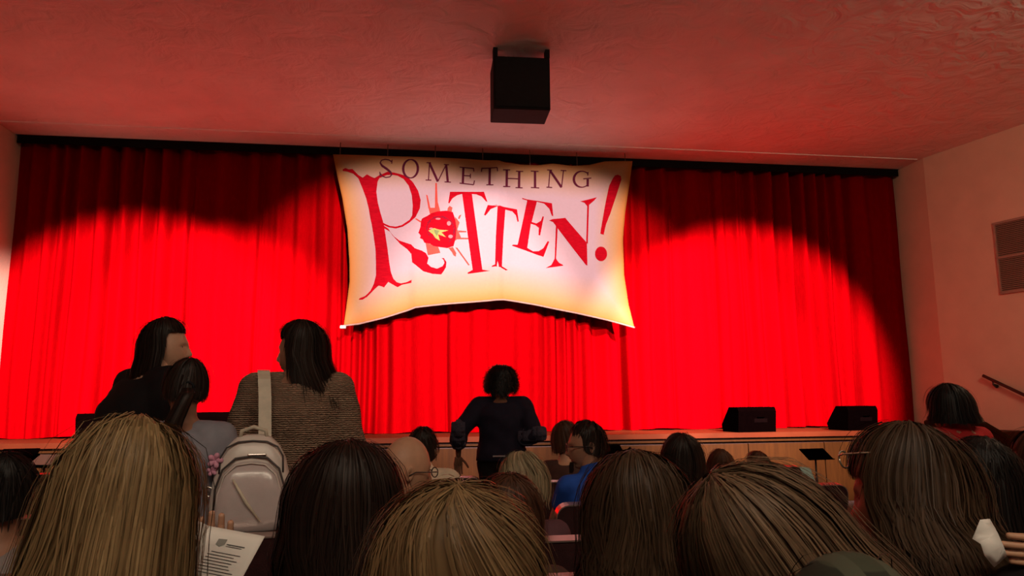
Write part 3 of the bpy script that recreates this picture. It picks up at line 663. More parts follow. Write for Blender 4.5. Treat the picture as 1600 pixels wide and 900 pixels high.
HAIR = {
 'dark_brown': hairmat('hair_dark_brown', (0.0062, 0.0031, 0.0025), (0.0310, 0.0161, 0.0112)),
 'black': hairmat('hair_black', (0.0037, 0.0025, 0.0025), (0.0136, 0.0087, 0.0074)),
 'blonde': hairmat('hair_blonde', (0.0868, 0.0477, 0.0190), (0.3472, 0.2344, 0.1128)),
 'light_brown': hairmat('hair_light_brown', (0.0868, 0.0504, 0.0225), (0.2778, 0.1736, 0.0825)),
 'brown': hairmat('hair_brown', (0.0250, 0.0129, 0.0078), (0.0927, 0.0535, 0.0299)),
 'highlight': hairmat('hair_highlight', (0.0304, 0.0174, 0.0113), (0.2257, 0.1432, 0.0825)),
 'grey_blond': hairmat('hair_grey_blond', (0.1128, 0.0825, 0.0434), (0.3646, 0.2864, 0.1736)),
 'auburn': hairmat('hair_auburn', (0.0310, 0.0112, 0.0062), (0.0992, 0.0403, 0.0217)),
}
EYE_W = mat('eye_white', (0.6, 0.55, 0.5), 0.3); EYE_I = mat('eye_iris', (0.03, 0.015, 0.01), 0.2); LIP = mat('lips', (0.38, 0.11, 0.09), 0.45)
M_shoe = mat('shoe_leather', (0.02, 0.016, 0.015), 0.5); M_jean = mat('dark_denim', (0.02, 0.022, 0.04), 0.8, 0.2, var=0.2, scale=50)
PEOPLE = {}
def ik(a, b, l1, l2, hint):
    a = Vector(a); b = Vector(b); d = b-a; L_ = min(d.length, (l1+l2)*0.985); d.normalize(); b = a+d*L_
    x = (l1*l1-l2*l2+L_*L_)/(2*L_); h = math.sqrt(max(1e-5, l1*l1-x*x)); hv = Vector(hint); hv = (hv-d*hv.dot(d)).normalized()
    return a+d*x+hv*h, b
def person(key, label, px, py, Y, pose='sit', face=0, head=(0, 0, 0), lean=(0, 0.0), skin=(0.42, 0.22, 0.14), hair=None, top=None, sleeve='long', build=1.0, bottom=None,
           hands=None, hs=1.0, collar=None, hairtop=0.018, mouth=False, seat_label=None, strands=900, hw=0.004, curl_hand=0.5, voxel=0.014, seed=0, puff=0.014, hi=False, neck=0.135):
    if Y < 2.9 and pose == 'sit': voxel = 0.018
    T = at(px, py, Y); C = Vector((T.x, T.y, T.z-HC*hs-hairtop))
    f = -math.radians(face); R3 = Matrix.Rotation(f, 3, 'Z')
    fl = floor_z(Y-lean[1])
    pel = C-R3 @ Vector((lean[0], lean[1], 0))
    if pose == 'sit': seat_y = pel.y
    root = empty('person', (pel.x, pel.y, fl), f); tag(root, label, 'person'); PEOPLE[key] = root
    loc = lambda p: R3.transposed() @ (Vector(p)-Vector((pel.x, pel.y, fl)))
    hz = C.z-fl; hc = Vector((lean[0], lean[1], hz)); S_ = hz+HC
    pz = 0.53*S_ if pose == 'stand' else 0.545
    nb = hc+Vector((0, -0.025, -neck*hs)); base = Vector((0, 0, pz-0.06))
    tl = lambda t: base+(nb-base)*t+Vector((0, -0.03*math.sin(t*PI), 0))
    sc = (nb.z-base.z)/0.62 if pose == 'sit' else S_/1.66
    sc = max(0.82, min(1.05, sc)); bw_ = build*sc
    RG = ((0, .125, .095), (.12, .168, .12), (.25, .165, .118), (.42, .138, .102), (.6, .15, .112), (.75, .165, .115), (.85, .150, .098), (.92, .108, .080), (.985, .06, .058))
    rings = lambda g, t0=0, t1=1: [(tl(t), rx*bw_+g, ry*bw_+g) for t, rx, ry in RG if t0 <= t <= t1]
    hd = {}; skinparts = [loft(rings(0)), capsule(tl(.95), .056*sc, hc+Vector((0, -.018, -.03)), .055*hs)]
    top_parts = [loft(rings(puff, 0.02, 0.95))]
    l1, l2 = 0.29*sc, 0.25*sc
    fingers = []
    for s in (-1, 1):
        sh = tl(.87)+Vector((s*.160*bw_, 0, 0.0))
        tgt = (hands or {}).get(s)
        if tgt is None:
            tgt = Vector((s*0.09, 0.28, 0.62)) if pose == 'sit' else sh+Vector((s*0.07, 0.04, -(l1+l2)*0.97))
            hint = Vector((s*0.8, -0.6, -0.4)); hand_dir = None
        else:
            hint = tgt.get('hint', Vector((s*0.7, -0.5, -0.7))); hand_dir = tgt; tgt = loc(tgt['pos']) if tgt.get('world', True) else Vector(tgt['pos'])
        el, wr = ik(sh, tgt, l1, l2, hint); hd[s] = (sh, el, wr)
        skinparts += [capsule(sh, .052*bw_, el, .040*sc), capsule(el, .040*sc, wr, .026*sc), capsule(tl(.93), .05*sc, sh, .055*bw_)]
        top_parts += [capsule(tl(.92)+Vector((s*0.03, 0, -0.01)), .052*sc+puff*0.6, sh, .056*bw_+puff), capsule(sh, .056*bw_+puff, el, .044*sc+puff)]
        if sleeve == 'long': top_parts.append(capsule(el, .044*sc+puff, el+(wr-el)*0.9, .032*sc+puff*0.8))
        elif sleeve == 'elbow': top_parts.append(capsule(el, .044*sc+puff, el+(wr-el)*0.35, .05*sc+puff))
        else: top_parts.pop(); top_parts.append(capsule(sh, .056*bw_+puff, sh+(el-sh)*0.5, .05*sc+puff))
        dv = (wr-el).normalized(); 
        if hand_dir and 'dir' in hand_dir: dv = R3.transposed() @ Vector(hand_dir['dir'])
        side = Vector((-s, 0, 0.3)) if not (hand_dir and 'thumb' in hand_dir) else R3.transposed() @ Vector(hand_dir['thumb'])
        nn = Vector((-s*0.5, 0, -1)) if not (hand_dir and 'palm' in hand_dir) else R3.transposed() @ Vector(hand_dir['palm'])
        fingers += hand_parts(wr, dv, side, nn, (hand_dir or {}).get('curl', curl_hand), sc)
    leg_parts = []; shoe_parts = []; 
    for s in (-1, 1):
        if pose == 'stand':
            hp, kn, an = Vector((s*.088*bw_, 0, pz)), Vector((s*.095, .012, .275*S_)), Vector((s*.10, -.02, .075))
        else:
            hp, kn, an = Vector((s*.088*bw_, .03, pz)), Vector((s*.10, .40*sc, pz-0.02)), Vector((s*.11, .36*sc, .075))
        skinparts += [capsule(hp, .085*bw_, kn, .054*sc), capsule(kn, .054*sc, an, .036*sc), capsule(an+Vector((0, -.02, -.03)), .034, an+Vector((s*.02, .14, -.045)), .028)]
        leg_parts += [capsule(hp, .088*bw_+.014, kn, .056*sc+.016), capsule(kn, .056*sc+.016, an+Vector((0, 0, .03)), .042*sc+.014)]
        shoe_parts.append(capsule(an+Vector((0, -.03, -.036)), .039, an+Vector((s*.02, .15, -.046)), .03))
    leg_parts.append(loft(rings(.012, 0, .3)))
    # body: one skin mesh (torso, limbs, hands, head)
    V, Fq = remesh(skinparts, voxel); Vs = [V]; Fs = [Fq]; Ms = [np.zeros(len(Fq), int)]; off = len(V)
    for v, fc in fingers:
        v = np.array([tuple(a) for a in v]); q4 = np.array([x for x in fc if len(x) == 4]); Vs.append(v); Fs.append(q4+off); Ms.append(np.zeros(len(q4), int)); off += len(v)
    hv, hf, hm = head_mesh(64 if hi else 40, 88 if hi else 56, open_mouth=mouth); Rh = rotz(-math.radians(head[0])) @ rotx(math.radians(head[1])) @ roty(math.radians(head[2]))
    hv = (hv*hs) @ Rh.T+np.array(hc); Vs.append(hv); Fs.append(hf+off); Ms.append(hm)
    me = mesh_np('body', np.concatenate(Vs), np.concatenate(Fs), True)
    sk = mat('skin_%02d_%02d_%02d' % tuple(int(c*100) for c in skin), skin, 0.5, 0.35, var=0.06, scale=40)
    for m_ in (sk, EYE_W, EYE_I, LIP): me.materials.append(m_)
    me.polygons.foreach_set('material_index', np.concatenate(Ms).astype(np.int32)); body = new_obj('body', me, None, root)
    top = top or mat('plain_top', (0.05, 0.045, 0.05), 0.85)
    def cloth(name, parts, m_, it=5):
        V, Fq = remesh(parts, voxel*0.95, it)
        rg = np.random.default_rng(seed+5); k1 = rg.uniform(8, 16, 3)
        V = V+(0.005*np.sin(V[:, 2:3]*34+np.sin(V[:, 0:1]*k1[0])*2+np.sin(V[:, 1:2]*k1[1])*2))*np.array([[0.6, 0.8, 0.0]])
        return new_obj(name, mesh_np(name, V, Fq, True), m_, root)
    if collar: top_parts.append(capsule(tl(.93), .085*sc, tl(.985)+Vector((0, -.012, .015)), .075*sc))
    cloth('top', top_parts, top); cloth('trousers', leg_parts, bottom or M_jean); [cloth('shoe', [sp_], M_shoe, 2) for sp_ in shoe_parts]
    if hair:
        H = dict(hair); hm_ = HAIR[H.pop('mat')]
        HV, HF, HT, HN = make_hair(H, strands, hw, npt=10 if strands > 3000 else 7, short=H.get('short'), seed=seed)
        HV = (HV*hs) @ (Rh @ rotx(0)).T+np.array(hc)
        hme = mesh_np('hair', HV, HF, True, {'tint': HT}); hme.normals_split_custom_set_from_vertices((HN @ Rh.T).astype(np.float32)); new_obj('hair', hme, hm_, root)
    root['_hc'] = tuple(hc); PERS[key] = dict(root=root, hc=hc, Rh=Rh, hs=hs, R3=R3, org=Vector((pel.x, pel.y, fl)), hd=hd, tl=tl)
    del root['_hc']
    if pose == 'sit': SEATREQ.append((pel.x, pel.y, seat_label or ('dark maroon auditorium seat under the '+label)))
    return root
PERS = {}; SEATREQ = []
def headpt(key, x, y, z):     # point in a person's head frame -> that person's local frame
    d = PERS[key]; v = (np.array([x, y, z])*d['hs']) @ d['Rh'].T+np.array(d['hc']); return Vector(v)
def glasses(key, m_, up=0.0, fwd=0.0, label=None):
    mb = []; r = 0.0022
    g = lambda x, y, z: headpt(key, x, y+fwd, z+up)
    root = PERS[key]['root']
    fr_ = MB()
    for s in (-1, 1):
        fr_.tube([g(s*(0.033+0.024*math.cos(a)), 0.108, 0.0+0.018*math.sin(a)) for a in np.linspace(0, 2*PI, 17)], r, 6)
        fr_.tube([g(s*0.058, 0.106, 0.006), g(s*0.076, 0.09, 0.006), g(s*0.084, 0.0, 0.002), g(s*0.083, -0.025, -0.012)], r, 6)
    fr_.tube([g(-0.009, 0.11, 0.003), g(0.009, 0.11, 0.003)], r, 6)
    o = fr_.build('glasses', m_, root, True)
    return o
# ------------------------------------------------------------------ the audience
C_ = lambda n, c, **k: mat(n, c, k.pop('rough', 0.85), k.pop('spec', 0.15), **k)
navy_floral = C_('navy_floral', (0.035, 0.025, 0.06), extra=floral_extra)
knit = C_('brown_knit', (0.36, 0.235, 0.165), var=0.15, extra=knit_extra)
blk = C_('black_jersey', (0.008, 0.006, 0.007)); bluegrey = C_('bluegrey_satin', (0.21, 0.21, 0.25), rough=0.6, spec=0.3)
cream = C_('cream_cotton', (0.58, 0.48, 0.36)); blue = C_('blue_polo', (0.018, 0.07, 0.36)); redc = C_('red_cotton', (0.36, 0.018, 0.02))
greyc = C_('grey_cotton', (0.22, 0.19, 0.19)); navy = C_('navy_cotton', (0.012, 0.010, 0.022)); brownc = C_('brown_cotton', (0.06, 0.03, 0.025))
lace = C_('navy_lace', (0.05, 0.045, 0.07), bump=0.6, bscale=120); white = C_('white_cotton', (0.55, 0.47, 0.44))
SK1, SK2, SK3 = (0.46, 0.25, 0.16), (0.30, 0.15, 0.095), (0.16, 0.075, 0.045)
long_s = dict(drop=0.42, th=0.024, flare=0.03, vol=0.006, face=62)
# --- front row
W3 = lambda px, py, Y: at(px, py, Y)
person('blonde', 'person with long straight blonde hair in a navy floral top reading a printed programme', 205, 655, 1.2, face=6, lean=(0, 0.02), hair=dict(long_s, mat='blonde', drop=0.40, th=0.020, flare=0.035, vol=0.006, wide=0.75, shear=-0.14, crown=-0.25, locks=60, lift=0.006, wave=0.007, freq=20, fly=0.03), strands=6500, hw=0.0034,
       top=navy_floral, skin=SK1, hands={1: dict(pos=W3(333, 926, 1.58), dir=(0.0, -0.02, 1), thumb=(-0.8, -0.2, 0.3), palm=(0, -1, -0.2), curl=0.12, hint=Vector((0.9, -0.2, -0.8)))}, seat_label='dark auditorium seat of the long-haired blonde person with the programme', seed=1, hs=1.02, neck=0.085, build=1.12)
person('mid', 'person with light brown bob seen from behind at the bottom centre', 712, 748, 1.05, face=0, lean=(0, 0.02), hair=dict(mat='light_brown', drop=0.15, th=0.030, wide=1.1, vol=0.010, taper=0.02, crown=0.22, locks=60, lift=0.005, wave=0.006, freq=26, swirl=0.7, fly=0.05, face=62), strands=6500, hw=0.0034,
       top=brownc, skin=SK1, seat_label='dark auditorium seat of the light brown bob at the bottom centre', seed=2, hairtop=0.034, hs=1.03)
person('highlight', 'person with streaked brown hair leaning sideways in the front row', 1192, 722, 1.2, face=-6, head=(0, -4, -30), lean=(-0.05, 0.02), hair=dict(mat='highlight', drop=0.24, th=0.038, wide=1.3, vol=0.022, flare=0.02, crown=-0.1, locks=46, lift=0.007, wave=0.005, freq=18, fly=0.04, face=62), strands=6500, hw=0.0036,
       top=brownc, skin=SK1, seat_label='dark auditorium seat of the person leaning sideways with streaked hair', seed=3, hairtop=0.034, hs=1.04)
person('darkbrown', 'person with thick dark brown hair and a pale collar left of centre', 545, 684, 1.72, face=8, hair=dict(mat='dark_brown', drop=0.15, th=0.038, wide=1.1, vol=0.012, taper=0.03, crown=-0.05, locks=60, lift=0.008, wave=0.010, freq=24, fly=0.07, face=62), strands=5000, hw=0.0044,
       top=white, skin=SK1, collar=True, seat_label='dark auditorium seat of the person with thick dark brown hair', seed=4, hairtop=0.045, hs=1.06)
person('brown', 'person with long wavy brown hair right of the bottom centre bob', 992, 704, 1.68, face=0, hair=dict(mat='brown', drop=0.32, th=0.034, wide=1.0, vol=0.016, flare=0.015, crown=-0.1, locks=60, lift=0.009, wave=0.016, freq=30, fly=0.06, face=62, uneven=0.12), strands=5000, hw=0.0044,
       top=navy, skin=SK1, seat_label='dark auditorium seat of the person with long wavy brown hair', seed=5, hairtop=0.034, hs=1.04)
person('profile', 'person in black with tousled dark hair and glasses pushed up turning left', 1405, 660, 1.52, face=-22, head=(-14, -8, 8), lean=(0, 0.03), hair=dict(mat='brown', drop=0.15, th=0.036, wide=1.1, vol=0.018, flare=0.045, crown=0.25, back=-0.35, locks=44, lift=0.012, wave=0.014, freq=28, fly=0.10, face=72), strands=5000, hw=0.004,
       top=blk, skin=SK2, seat_label='dark auditorium seat of the person turning left with glasses pushed up', seed=6, hairtop=0.034, hs=1.06, build=1.1)
glasses('profile', mat('clear_gold_frame', (0.75, 0.66, 0.5), 0.2, 0.6, metal=0.7), up=0.085, fwd=-0.008)
# capped person low in front
person('cap', 'person in a dark green striped cap at the bottom edge of the picture', 1330, 850, 0.80, face=0, lean=(0, 0.0), hair=dict(mat='dark_brown', drop=0.03, th=0.008, crown=0.3, face=62), strands=1200, hw=0.003, top=C_('olive_jacket', (0.03, 0.035, 0.025)), skin=SK1, hairtop=0.03, seed=7, hs=0.96,
       seat_label='dark auditorium seat of the person in the green striped cap')
M_cap = C_('green_plaid', (0.055, 0.06, 0.04), extra=plaid_extra)
def cap_on(key):
    V = []; n = 28; m_ = 10
    for i in range(m_+1):
        th = i/m_*PI*0.56
        for k in range(n):
            a = 2*PI*k/n; rr = 1+0.01*math.sin(a*6)
            V.append(headpt(key, (HA+0.017)*math.sin(th)*math.sin(a)*rr, (HB+0.017)*math.sin(th)*math.cos(a)*rr, (HC+0.022)*math.cos(th)))
    F = [(i*n+k, (i+1)*n+k, (i+1)*n+(k+1) % n, i*n+(k+1) % n) for i in range(m_) for k in range(n)]
    o = new_obj('cap', from_py('cap', V, F, True), M_cap, PERS[key]['root'])
    B = []; 
    for k in range(n+1):
        a = 2*PI*k/n; B.append(headpt(key, (HA+0.020)*math.sin(a), (HB+0.020)*math.cos(a), -0.010))
    MB().tube(B, 0.011, 6, False).build('cap_band', C_('cap_band', (0.04, 0.042, 0.03)), PERS[key]['root'], True)
cap_on('cap')
person('blackhair', 'person with smooth black hair in a black coat at the right side', 1528, 683, 2.35, face=4, hair=dict(mat='black', drop=0.34, th=0.034, wide=1.2, flare=0.06, vol=0.012, crown=0.2, locks=70, lift=0.003, fly=0.03), strands=2600, hw=0.0045, top=blk, skin=SK2, build=1.15, hairtop=0.03, seed=8, hs=1.04, seat_label='dark auditorium seat of the black-haired person in a black coat')
person('rightedge', 'person with brown hair cut off by the right picture edge', 1618, 672, 2.9, face=-30, hair=dict(mat='auburn', drop=0.10, th=0.026, face=66), strands=900, hw=0.005, top=brownc, skin=SK2, seed=9, seat_label='dark auditorium seat cut off by the right picture edge')
person('paperhand', 'person at the right edge whose hand holds a white sheet', 1800, 700, 1.12, face=-10, hair=dict(long_s, mat='brown'), strands=700, hw=0.006, top=blk, skin=(0.50, 0.28, 0.17), seed=10,
       hands={-1: dict(pos=W3(1690, 858, 1.20), dir=(-1, 0.10, -0.02), thumb=(-0.1, -0.3, 0.9), palm=(0.1, 1, 0), curl=0.18, hint=Vector((-0.4, -0.5, -0.8)))}, seat_label='dark auditorium seat of the person holding the white sheet at right')
# --- middle rows
person('leftedge', 'person with short dark hair and a grey top at the left edge', 12, 705, 2.6, face=-25, hair=dict(mat='black', drop=0.02, th=0.018, short=0.05, brow=0.15, lq=0.215, face=70), strands=1500, hw=0.004, top=greyc, skin=SK2, seed=11, sleeve='short', seat_label='dark auditorium seat of the person in grey at the left edge')
person('bald', 'bald person with dark glasses turning right in the middle rows', 634, 682, 3.0, face=25, head=(38, -6, 4), skin=(0.44, 0.24, 0.15), top=C_('maroon_knit', (0.10, 0.02, 0.02)), hairtop=0.0, seed=12, hs=1.05, hi=True, seat_label='dark auditorium seat of the bald person with glasses')
glasses('bald', mat('dark_frame', (0.02, 0.015, 0.015), 0.3))
person('creamtop', 'dark-haired person in a cream top seated beyond the bald person', 661, 667, 4.3, face=12, hair=dict(mat='dark_brown', drop=0.0, lq=0.235, thq=112, th=0.014, short=0.045, face=66, brow=0.15), strands=1100, hw=0.005, top=cream, skin=SK2, collar=True, seed=13, hairtop=0.012, neck=0.095, build=1.1, hs=0.96, seat_label='dark auditorium seat of the dark-haired person in the cream top')
person('redhead', 'person with reddish brown hair mostly hidden behind the bottom centre bob', 796, 740, 2.3, face=0, hair=dict(mat='auburn', drop=0.12, th=0.020, taper=0.02, fly=0.06), strands=1800, hw=0.004, top=brownc, skin=SK1, seed=14, seat_label='dark auditorium seat of the hidden person with reddish brown hair')
person('greyblond', 'person with short grey-blond hair and an earring bowing the head', 815, 705, 3.0, face=-15, head=(-30, -22, 16), lean=(0.0, 0.06), hair=dict(mat='grey_blond', drop=0.0, lq=0.235, thq=110, th=0.022, short=0.06, crown=0.35, swirl=0.8, brow=0.16, face=64), strands=2600, hw=0.0036, top=C_('mauve_top', (0.09, 0.04, 0.05)), skin=SK1, seed=15, seat_label='dark auditorium seat of the bowed person with grey-blond hair')
e0 = headpt('greyblond', -HA-0.008, -0.01, -0.042)
er = MB().tube([e0+Vector((0.011*math.cos(a), 0.0, -0.008+0.011*math.sin(a))) for a in np.linspace(0, 2*PI, 11)], 0.0045, 6).build('earring', mat('pearl', (0.75, 0.68, 0.55), 0.2, 0.6), PERS['greyblond']['root'], True)
person('blue', 'person in a bright blue polo with glasses and goatee facing left', 916, 657, 4.0, face=-18, head=(-62, -4, 0), hair=dict(mat='dark_brown', drop=0.0, lq=0.23, thq=108, th=0.012, short=0.04, face=74, brow=0.15), strands=1600, hw=0.004, top=blue, skin=SK2, collar=True, seed=16, hairtop=0.012, build=1.08, hs=1.02, hi=True, seat_label='dark auditorium seat with shiny top edge behind the blue polo', sleeve='short')
glasses('blue', mat('dark_frame', (0.02, 0.015, 0.015), 0.3))
def goatee(key):
    rg = np.random.default_rng(5); V = []; F = []
    for k in range(420):
        a = rg.uniform(-1, 1); z = rg.uniform(-0.118, -0.078); p = headpt(key, a*0.026, 0.098-0.018*a*a-(z+0.1)*0.1, z); q_ = headpt(key, a*0.024, 0.105-0.015*a*a, z-0.022)
        s = Vector((rg.normal(), rg.normal(), 0)).normalized()*0.0025; i = len(V); V += [p-s, p+s, q_]; F.append((i, i+1, i+2))
    o = new_obj('goatee', from_py('goatee', V, F), C_('goatee_hair', (0.02, 0.01, 0.008)), PERS[key]['root']); o['kind'] = 'stuff'
goatee('blue')
person('beyondblue', 'person with reddish hair half hidden behind the blue polo', 884, 657, 5.4, face=25, head=(40, 0, 0), hair=dict(mat='auburn', drop=0.05, th=0.018, brow=0.14), strands=700, hw=0.006, top=brownc, skin=SK1, seed=17, seat_label='dark auditorium seat beyond the blue polo')
person('redshirt', 'person with dark tousled hair in a red shirt right of the blue polo', 1062, 677, 4.0, face=0, hair=dict(mat='dark_brown', drop=0.07, th=0.034, vol=0.012, locks=40, lift=0.012, wave=0.012, fly=0.1), strands=1800, hw=0.005, top=redc, skin=SK2, seed=18, hairtop=0.03, seat_label='dark auditorium seat of the dark-haired person in red')
person('redjacket', 'person with a dark bob in a red jacket by the right wall', 1480, 600, 3.7, pose='stand', face=-10, hair=dict(mat='black', drop=0.05, th=0.032, wide=1.2, flare=0.03, vol=0.01, crown=0.0, fly=0.06), strands=2000, hw=0.0045, top=redc, skin=SK2, seed=19, hairtop=0.03, neck=0.075, collar=True, build=1.15)
person('farchild', 'distant head with reddish brown hair low before the stage, left of two', 1124, 702, 5.6, face=0, hair=dict(mat='auburn', drop=0.08, th=0.022), strands=700, hw=0.006, top=brownc, skin=SK1, seed=20, seat_label='distant auditorium seat, left of two near the stage front')
person('farface', 'distant person turning left low before the stage, right of two', 1182, 705, 6.4, face=-40, head=(-30, 0, 0), hair=dict(mat='auburn', drop=0.06, th=0.02), strands=700, hw=0.006, top=navy, skin=SK1, seed=21, seat_label='distant auditorium seat, right of two near the stage front')
# --- standing
person('centre', 'standing person with curly black hair in dark lace sleeves at the centre', 783, 572, 6.7, pose='stand', face=8, head=(10, -6, 6), hair=dict(mat='black', drop=0.0, lq=0.25, thq=112, th=0.055, wide=1.15, short=0.07, curl=0.020, face=58, lift=0.014, fly=0.3), strands=4200, hw=0.006, top=navy, skin=SK3, hairtop=0.045, neck=0.115, seed=22, sleeve='elbow', build=1.15, bottom=blk, puff=0.03,
       hands={1: dict(pos=W3(795, 688, 6.62), dir=(-0.8, -0.3, 0.3), thumb=(0, 0, 1), palm=(0, 1, 0), curl=0.4, hint=Vector((1.0, -0.5, 0.1))), -1: dict(pos=W3(716, 712, 6.75), dir=(0, 0.2, -1), thumb=(1, 0.3, 0), palm=(1, 0, 0), curl=0.3)})
pc = PERS['centre']
for s in (-1, 1):
    sh, el, wr = pc['hd'][s]; dv = (wr-el).normalized()
    V, Fq = remesh([capsule(el-dv*0.04, 0.075, el+dv*0.10, 0.082)], 0.012, 3); V = V+0.006*np.sin(V*150)
    new_obj('lace_sleeve', mesh_np('lace_sleeve', V, Fq, True), lace, pc['root'])
MB().tube([pc['tl'](.99)+Vector((0.062*math.cos(a), 0.062*math.sin(a)-0.005, 0.012-0.02*math.sin(a))) for a in np.linspace(0, 2*PI, 21)], 0.005, 6).build('necklace', mat('pale_trim', (0.45, 0.36, 0.32), 0.4), pc['root'], True)
MB().box(pc['tl'](.2)+Vector((-0.02, -0.175, 0)), (0.11, 0.015, 0.012)).build('belt_buckle', mat('buckle', (0.4, 0.38, 0.4), 0.3, 0.5, metal=0.6), pc['root'])
person('womanblack', 'standing person in black with long dark hair looking right at the left side', 262, 498, 3.7, pose='stand', face=48, head=(38, 2, 0), lean=(-0.02, 0.20), hair=dict(mat='dark_brown', drop=0.22, th=0.026, vol=0.012, taper=0.01, crown=0.1, face=84, brow=0.13, back=-0.15, locks=60, lift=0.004, fly=0.03), strands=3000, hw=0.0042, top=blk, bottom=blk, skin=(0.48, 0.27, 0.18), seed=23, hairtop=0.02, neck=0.095, build=1.12, puff=0.03, hi=True, mouth=True)
person('girl', 'standing person with a dark ponytail in a grey-blue satin top', 293, 560, 3.2, pose='stand', face=-8, head=(-12, -6, 6), hair=dict(mat='dark_brown', drop=0.0, lq=0.225, thq=104, th=0.010, short=0.12, face=64, brow=0.16, fly=0.02, lift=0.001), strands=2600, hw=0.0035, top=bluegrey, skin=SK2, seed=24, hairtop=0.008, sleeve='long', hs=0.94)
def ponytail(key, pts, w):
    rg = np.random.default_rng(3); n = 700; npt = 14; d = PERS[key]; V = []; F = []; tint = []
    P0 = [headpt(key, *p) if i < 2 else Vector(p)+d['hc'] for i, p in enumerate(pts)]
    for k in range(n):
        a = rg.uniform(0, 2*PI); r = math.sqrt(rg.random()); off_ = Vector((math.cos(a)*r, math.sin(a)*r*0.8, 0)); i0 = len(V); tt = rg.uniform(0, 1); end = rg.uniform(0.85, 1.0)
        for j in range(npt):
            t = j/(npt-1)*end*(len(P0)-1); i = min(int(t), len(P0)-2); p = P0[i].lerp(P0[i+1], t-i); ww = np.interp(t, range(len(w)), w)
            tw = Vector((math.cos(a+1.57), math.sin(a+1.57), 0))*0.002; p = p+off_*ww
            V += [p-tw, p+tw]; tint += [tt, tt]
        F += [(i0+2*j, i0+2*j+1, i0+2*j+3, i0+2*j+2) for j in range(npt-1)]
    me = mesh_np('ponytail', np.array([tuple(v) for v in V]), np.array(F), False, {'tint': tint})
    new_obj('ponytail', me, HAIR['dark_brown'], d['root'])
    b = P0[0]; MB().tube([b+Vector((0.022*math.cos(a), 0.0, 0.022*math.sin(a))) for a in np.linspace(0, 2*PI, 15)], 0.006, 6).build('hair_tie', C_('tie_black', (0.01, 0.01, 0.012)), d['root'], True)
ponytail('girl', [(0, -0.108, -0.01), (0, -0.150, -0.04), (-0.02, -0.150, -0.14), (-0.025, -0.14, -0.24), (-0.01, -0.135, -0.36)], [0.018, 0.03, 0.036, 0.036, 0.014])
person('womanknit', 'standing person with long dark hair in a brown knit sweater', 470, 502, 3.5, pose='stand', face=4, head=(-72, 0, 0), hair=dict(mat='dark_brown', drop=0.25, th=0.026, wide=1.0, vol=0.012, flare=0.03, taper=0.01, crown=0.1, face=84, brow=0.14, back=-0.34, locks=50, lift=0.008, wave=0.008, freq=22, fly=0.07, uneven=0.1), strands=3400, hw=0.0042, top=knit, skin=SK2, seed=25, hairtop=0.02, neck=0.095, build=1.06, puff=0.028, hi=True)
# seats under the seated people, then the empty ones that show between them
for x, y, lab in SEATREQ: seat(x, y, lab)
seat_at(68, 737, 'empty dark seat beside the far left music stand')
seat_at(63, 771, 'empty dark seat with pale sheet leaning on it at left')
seat_at(5, 801, 'dark seat with bright top edge behind the grey top')
seat_at(30, 832, 'nearest empty grey-lit seat at the left edge')
seat_at(395, 826, 'empty dark seat with shiny edge just under the white backpack')
seat_at(428, 862, 'empty dark seat with bright edge right of the printed programme')
seat_at(700, 742, 'empty dark seat in front of the standing curly-haired person')
seat_at(868, 806, 'empty dark seat with slanting edge below the blue polo')
seat_at(876, 846, 'empty dark seat left of the long wavy brown hair')
for k, pxs in enumerate((1080, 1170, 1262)):
    seat_at(pxs, 723, ('left', 'middle', 'right')[k]+' of three far empty seats before the stage panels')
seat_at(1255, 752, 'empty dark seat holding the pale teal card')
# ------------------------------------------------------------------ props
M_paper = C_('white_paper', (0.72, 0.70, 0.66), var=0.02); M_ink = C_('grey_ink', (0.12, 0.12, 0.12))
def sheet(name, P, rows, m_, bend=0.0, parent=None, n=10):   # bilinear sheet with slight bend
    a, b, c, d = [Vector(p) for p in P]; nr = (b-a).cross(d-a).normalized(); V = []
    for j in range(n+1):
        for i in range(n+1):
            u, v = i/n, j/n; V.append(a*(1-u)*(1-v)+b*u*(1-v)+c*u*v+d*(1-u)*v+nr*bend*math.sin(u*PI))
    F = [(j*(n+1)+i, j*(n+1)+i+1, (j+1)*(n+1)+i+1, (j+1)*(n+1)+i) for j in range(n) for i in range(n)]
    o = new_obj(name, from_py(name, V, F, True), m_)
    s = o.modifiers.new('t', 'SOLIDIFY'); s.thickness = 0.0008; s.offset = 0
    return o
pa, pb_, pc_, pd_ = at(327, 822, 1.50), at(414, 838, 1.49), at(345, 965, 1.38), at(252, 945, 1.39)
prog = empty('programme', pd_); tag(prog, 'white printed programme held by the long-haired blonde person', 'programme')
child_world(sheet('page', [pa, pb_, pc_, pd_], 1, M_paper), prog)
child_world(sheet('page', [at(294, 802, 1.45), pa, pd_, at(225, 925, 1.37)], 1, M_paper, 0.006), prog)
nr = (pb_-pa).cross(pd_-pa).normalized()
if nr.dot(CAM-pa) < 0: nr = -nr
uv = lambda u, v, l=0.0016: pa*(1-u)*(1-v)+pb_*u*(1-v)+pc_*u*v+pd_*(1-u)*v+nr*l
tx = MB(); rg_ = random.Random(4)
rows = [(0.30+0.037*k, rg_.uniform(0.22, 0.36)) for k in range(8)]+[(0.62, .22), (0.655, .3), (0.69, .2), (0.76, .26), (0.83, .3)]
for v, hw_ in rows:
    c0 = 0.5+rg_.uniform(-0.06, 0.06); tx.add([uv(c0-hw_, v), uv(c0+hw_, v), uv(c0+hw_, v+0.009), uv(c0-hw_, v+0.009)], [(0, 1, 2, 3)])
tx.add([uv(0.46, 0.185), uv(0.78, 0.185), uv(0.78, 0.197), uv(0.46, 0.197)], [(0, 1, 2, 3)]); tx.add([uv(0.46, 0.21), uv(0.74, 0.21), uv(0.74, 0.218), uv(0.46, 0.218)], [(0, 1, 2, 3)])
